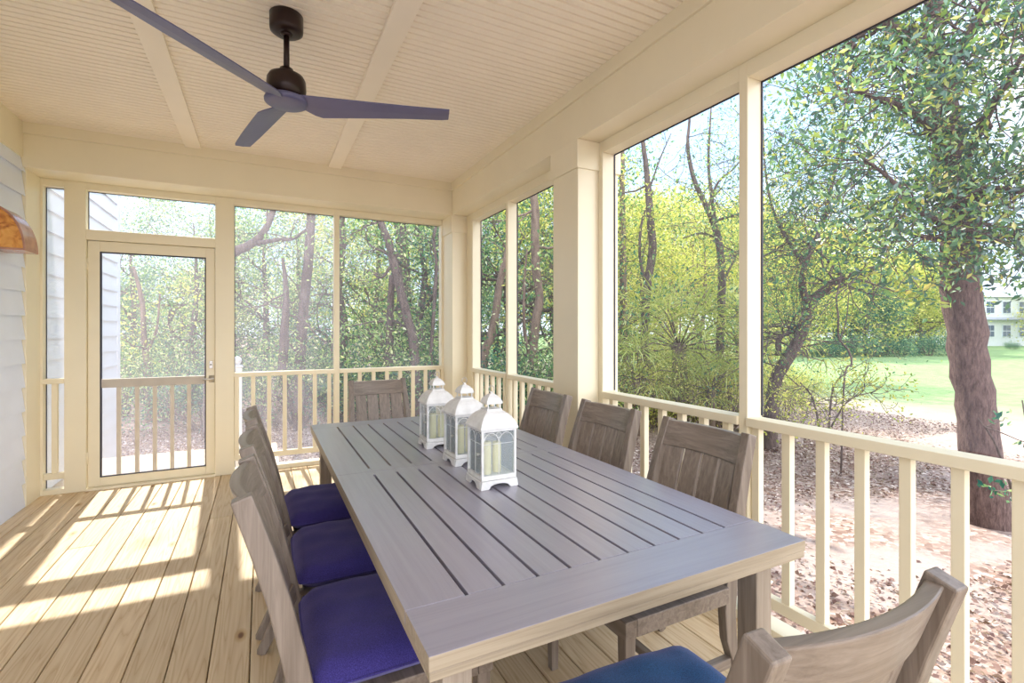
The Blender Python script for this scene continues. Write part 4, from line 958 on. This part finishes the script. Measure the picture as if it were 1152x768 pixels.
# palms ---------------------------------------------------------------------
def make_palm(seed=3, n=20):
    rnd = random.Random(seed); e = empty('fan_palm', (0, 0, 0)); st = MB(); fo = MB(); H = 1.05
    for k in range(n):
        az = k*2.4; el = lerp(-0.35, 1.30, (k/n)**0.9); L0 = rnd.uniform(0.55, 0.95)
        d = Vector((math.cos(az)*math.cos(el), math.sin(az)*math.cos(el), math.sin(el)))
        base = Vector((0, 0, H)); p1 = base+d*L0*0.6+Vector((0, 0, 0.05)); p2 = base+d*L0+Vector((0, 0, -0.06))
        st.tube([base, p1, p2], [0.012, 0.009, 0.007], 5)
        side = d.cross(Vector((0, 0, 1))).normalized(); up = side.cross(d).normalized()
        for q in range(22):
            a = lerp(-2.0, 2.0, q/21)+rnd.uniform(-0.04, 0.04); bd = (d*math.cos(a)+side*math.sin(a)+up*rnd.uniform(-0.12, 0.12)).normalized(); Lb = 0.60*(1-0.14*abs(a))*rnd.uniform(0.9, 1.1)
            m1 = p2+bd*Lb*0.5; m2 = p2+bd*Lb*0.8+Vector((0, 0, -0.06)); t1 = p2+bd*Lb+Vector((0, 0, -0.20)); w = bd.cross(up).normalized()*0.008
            fo.add([p2, m1+w, m2+w*0.7, t1, m2-w*0.7, m1-w], [(0, 1, 5), (1, 2, 4, 5), (2, 3, 4)])
    st.tube([(0, 0, -0.1), (0.02, 0, 0.4), (0, 0, H+0.06)], [0.12, 0.10, 0.08], 10)
    st.build('trunk', M['bark_pale'], e, fix=False); fo.build('fronds', M['palm'], e, fix=False); return e
pm = make_palm(); pu = [False]
for (px, py, dep, s, rz, lab) in ((764, 385, 8.8, 1.45, 0, 'fan palm in the middle of the screen before the wide column'), (716, 410, 8.4, 0.95, 1, 'lower fan palm just right of the wide column'), (842, 380, 8.6, 1.30, 2, 'fan palm partly behind the thin near screen post'), (800, 415, 8.2, 0.8, 3, 'small fan palm low between the slim trees')):
    g = W3(px, py, dep)
    o = place(pm, pu, g.x, g.y, GZ, s, rz, 'fan_palm', lab, 'palm')
    # lift the crown on its stem where the photo shows it higher
    o.location.z = GZ
# low sprays near the rail at the right
hand_tree('sapling', 'young leafy sapling at the foot of the big trunk', [
    [(1150, 640, 3.9, 0.012), (1140, 560, 3.9, 0.010), (1120, 500, 3.9, 0.008), (1100, 470, 3.9, 0.004)],
    [(1148, 600, 3.9, 0.010), (1160, 520, 3.8, 0.008), (1150, 450, 3.8, 0.005)]], M['bark'], (M['leaf_dark'], 0.06, 4, 0.05, 0.5), 'sapling', seed=19, twigs=(7, 0.35, 0, 0.35))
hand_tree('twiggy_bush', 'sparse twiggy bush beside the leaning forked tree', [
    [(930, 500, 6.6, 0.015), (935, 450, 6.6, 0.012), (945, 425, 6.6, 0.008), (975, 405, 6.5, 0.004)],
    [(925, 500, 6.6, 0.015), (915, 450, 6.6, 0.012), (900, 430, 6.6, 0.008)],
    [(935, 480, 6.6, 0.012), (955, 450, 6.5, 0.010), (985, 440, 6.4, 0.006)]], M['bark'], (M['leaf_yel'], 0.045, 4, 0.10, 0.5), 'bush', seed=20, twigs=(10, 0.6, 1, 0.3))

# fallen leaves around the porch: nobody could count them
rng = np.random.default_rng(77); n = 150000
ang = rng.uniform(0, 1, n); X = rng.uniform(-4, 12, n); Y = rng.uniform(-2, 13, n)
keep = ~((X < 2.25) & (X > -1.8) & (Y < 6.6)) & ~((X < -1.5) & (Y < 7.9)); X, Y = X[keep], Y[keep]
pts = np.stack([X, Y, np.full(len(X), GZ+0.03)], axis=1)
def litter(pts):
    me = leaf_mesh('fallen_leaves', pts, 0.042, M['litter'], rng, 0.012, 1, 0.6, flat=0.7)
    o = bpy.data.objects.new('fallen_leaves', me); COL.objects.link(o)
    tag(o, 'dry brown and pink fallen leaves covering the ground round the porch', 'fallen leaves', kind='stuff')
litter(pts)

# distant house across the lawn --------------------------------------------
hp = W3(1102, 371, 56); hd = Vector((cam_c, -cam_s, 0)); ang = math.atan2(hd.y, hd.x)+0.10
hs = empty('distant_house', (hp.x, hp.y, GZ), ang, label='pale two-storey house across the lawn', cat='house')
hw = plain('pale_house_wall', (0.72, 0.76, 0.82), 0.6); hr = plain('grey_roof', (0.40, 0.42, 0.48), 0.7); hg = plain('dark_window_glass', (0.10, 0.14, 0.22), 0.15)
b = MB(); b.box(0, 12, 0, 8, 0, 5.6); b.build('wall', hw, hs)
MB().prism([(-0.4, 5.6), (8.4, 5.6), (4, 8.0)], -0.5, 12.5, 'yz').build('roof', hr, hs)
MB().prism([(-0.6, 3.0), (0.02, 3.3), (0.02, 3.0)], 0.2, 12.2, 'yz').build('porch_roof', hr, hs)
for zz in (1.0, 3.7):
    for i in range(5):
        x = 1.3+i*2.1
        MB().box(x-0.55, x+0.55, -0.06, 0.0, zz, zz+1.45).build('window_frame', M['siding'], hs)
        fr = MB(); 
        for (u, v) in ((-0.47, 0.08), (0.03, 0.08), (-0.47, 0.76), (0.03, 0.76)): fr.box(x+u, x+u+0.44, -0.08, -0.06, zz+v, zz+v+0.6)
        fr.build('window_pane', hg, hs)

# ------------------------------------------------------------------ light, world, camera
sun = bpy.data.lights.new('sun', 'SUN'); sun.energy = 3.6; sun.angle = math.radians(0.8); sun.color = (1.0, 0.94, 0.84)
so = bpy.data.objects.new('sun', sun); COL.objects.link(so); so.location = (0, 20, 20)
so.rotation_euler = Vector((0.105, -1.83, -1.97)).to_track_quat('-Z', 'Y').to_euler()
w = bpy.data.worlds.new('sky'); bpy.context.scene.world = w; w.use_nodes = True; nt = w.node_tree; nt.nodes.clear()
out = nt.nodes.new('ShaderNodeOutputWorld'); bg = nt.nodes.new('ShaderNodeBackground')
tc = nt.nodes.new('ShaderNodeTexCoord'); sx = nt.nodes.new('ShaderNodeSeparateXYZ'); nt.links.new(tc.outputs['Generated'], sx.inputs[0])
r = ramp(nt, [(0.0, (0.40, 0.36, 0.30)), (0.48, (0.42, 0.40, 0.36)), (0.50, (0.78, 0.90, 1.0)), (0.57, (0.56, 0.76, 1.0)), (0.75, (0.38, 0.62, 1.0)), (1.0, (0.28, 0.52, 0.98))])
mr = nt.nodes.new('ShaderNodeMapRange'); mr.inputs['From Min'].default_value = -1; mr.inputs['From Max'].default_value = 1
nt.links.new(sx.outputs['Z'], mr.inputs['Value']); nt.links.new(mr.outputs['Result'], r.inputs['Fac'])
# drifting cloud, and an unseen bright bank added behind the camera to light the porch
no = nt.nodes.new('ShaderNodeTexNoise'); no.inputs['Scale'].default_value = 2.2; no.inputs['Detail'].default_value = 5
nt.links.new(tc.outputs['Generated'], no.inputs['Vector'])
cr = ramp(nt, [(0.45, (0, 0, 0)), (0.72, (1, 1, 1))]); nt.links.new(no.outputs['Fac'], cr.inputs['Fac'])
mx = mix_rgb(nt, 'MIX'); nt.links.new(cr.outputs['Color'], mx.inputs[0]); nt.links.new(r.outputs['Color'], mx.inputs[6]); mx.inputs[7].default_value = (1.0, 1.0, 1.0, 1)
cb = nt.nodes.new('ShaderNodeMapRange'); cb.interpolation_type = 'SMOOTHSTEP'; cb.inputs['From Min'].default_value = 0.0; cb.inputs['From Max'].default_value = -0.75
nt.links.new(sx.outputs['Y'], cb.inputs['Value'])
hz = nt.nodes.new('ShaderNodeMath'); hz.operation = 'GREATER_THAN'; hz.inputs[1].default_value = 0.0; nt.links.new(sx.outputs['Z'], hz.inputs[0])
pm_ = nt.nodes.new('ShaderNodeMath'); pm_.operation = 'MULTIPLY'; nt.links.new(cb.outputs['Result'], pm_.inputs[0]); nt.links.new(hz.outputs[0], pm_.inputs[1])
m2 = mix_rgb(nt, 'MIX'); nt.links.new(pm_.outputs[0], m2.inputs[0]); nt.links.new(mx.outputs[2], m2.inputs[6]); m2.inputs[7].default_value = (2.1, 2.15, 2.3, 1)
nt.links.new(m2.outputs[2], bg.inputs['Color']); bg.inputs['Strength'].default_value = 0.85
nt.links.new(bg.outputs[0], out.inputs[0])

cam = bpy.data.cameras.new('camera'); co = bpy.data.objects.new('camera', cam); COL.objects.link(co)
cam.sensor_width = 36; cam.lens = 553*36/1152; cam.shift_y = -13/1152; cam.clip_start = 0.02; cam.clip_end = 500
co.location = (0, 0, CH); co.rotation_euler = (PI/2, 0, -math.atan(281/553))
sc = bpy.context.scene; sc.camera = co
sc.view_settings.view_transform = 'Standard'; sc.view_settings.look = 'None'; sc.view_settings.gamma = 1; sc.view_settings.use_curve_mapping = False
sc.view_settings.exposure = 1.38
cy = sc.cycles; cy.max_bounces = 10; cy.diffuse_bounces = 6; cy.glossy_bounces = 3; cy.transmission_bounces = 4; cy.transparent_max_bounces = 24
cy.use_denoising = True; cy.sample_clamp_indirect = 6.0
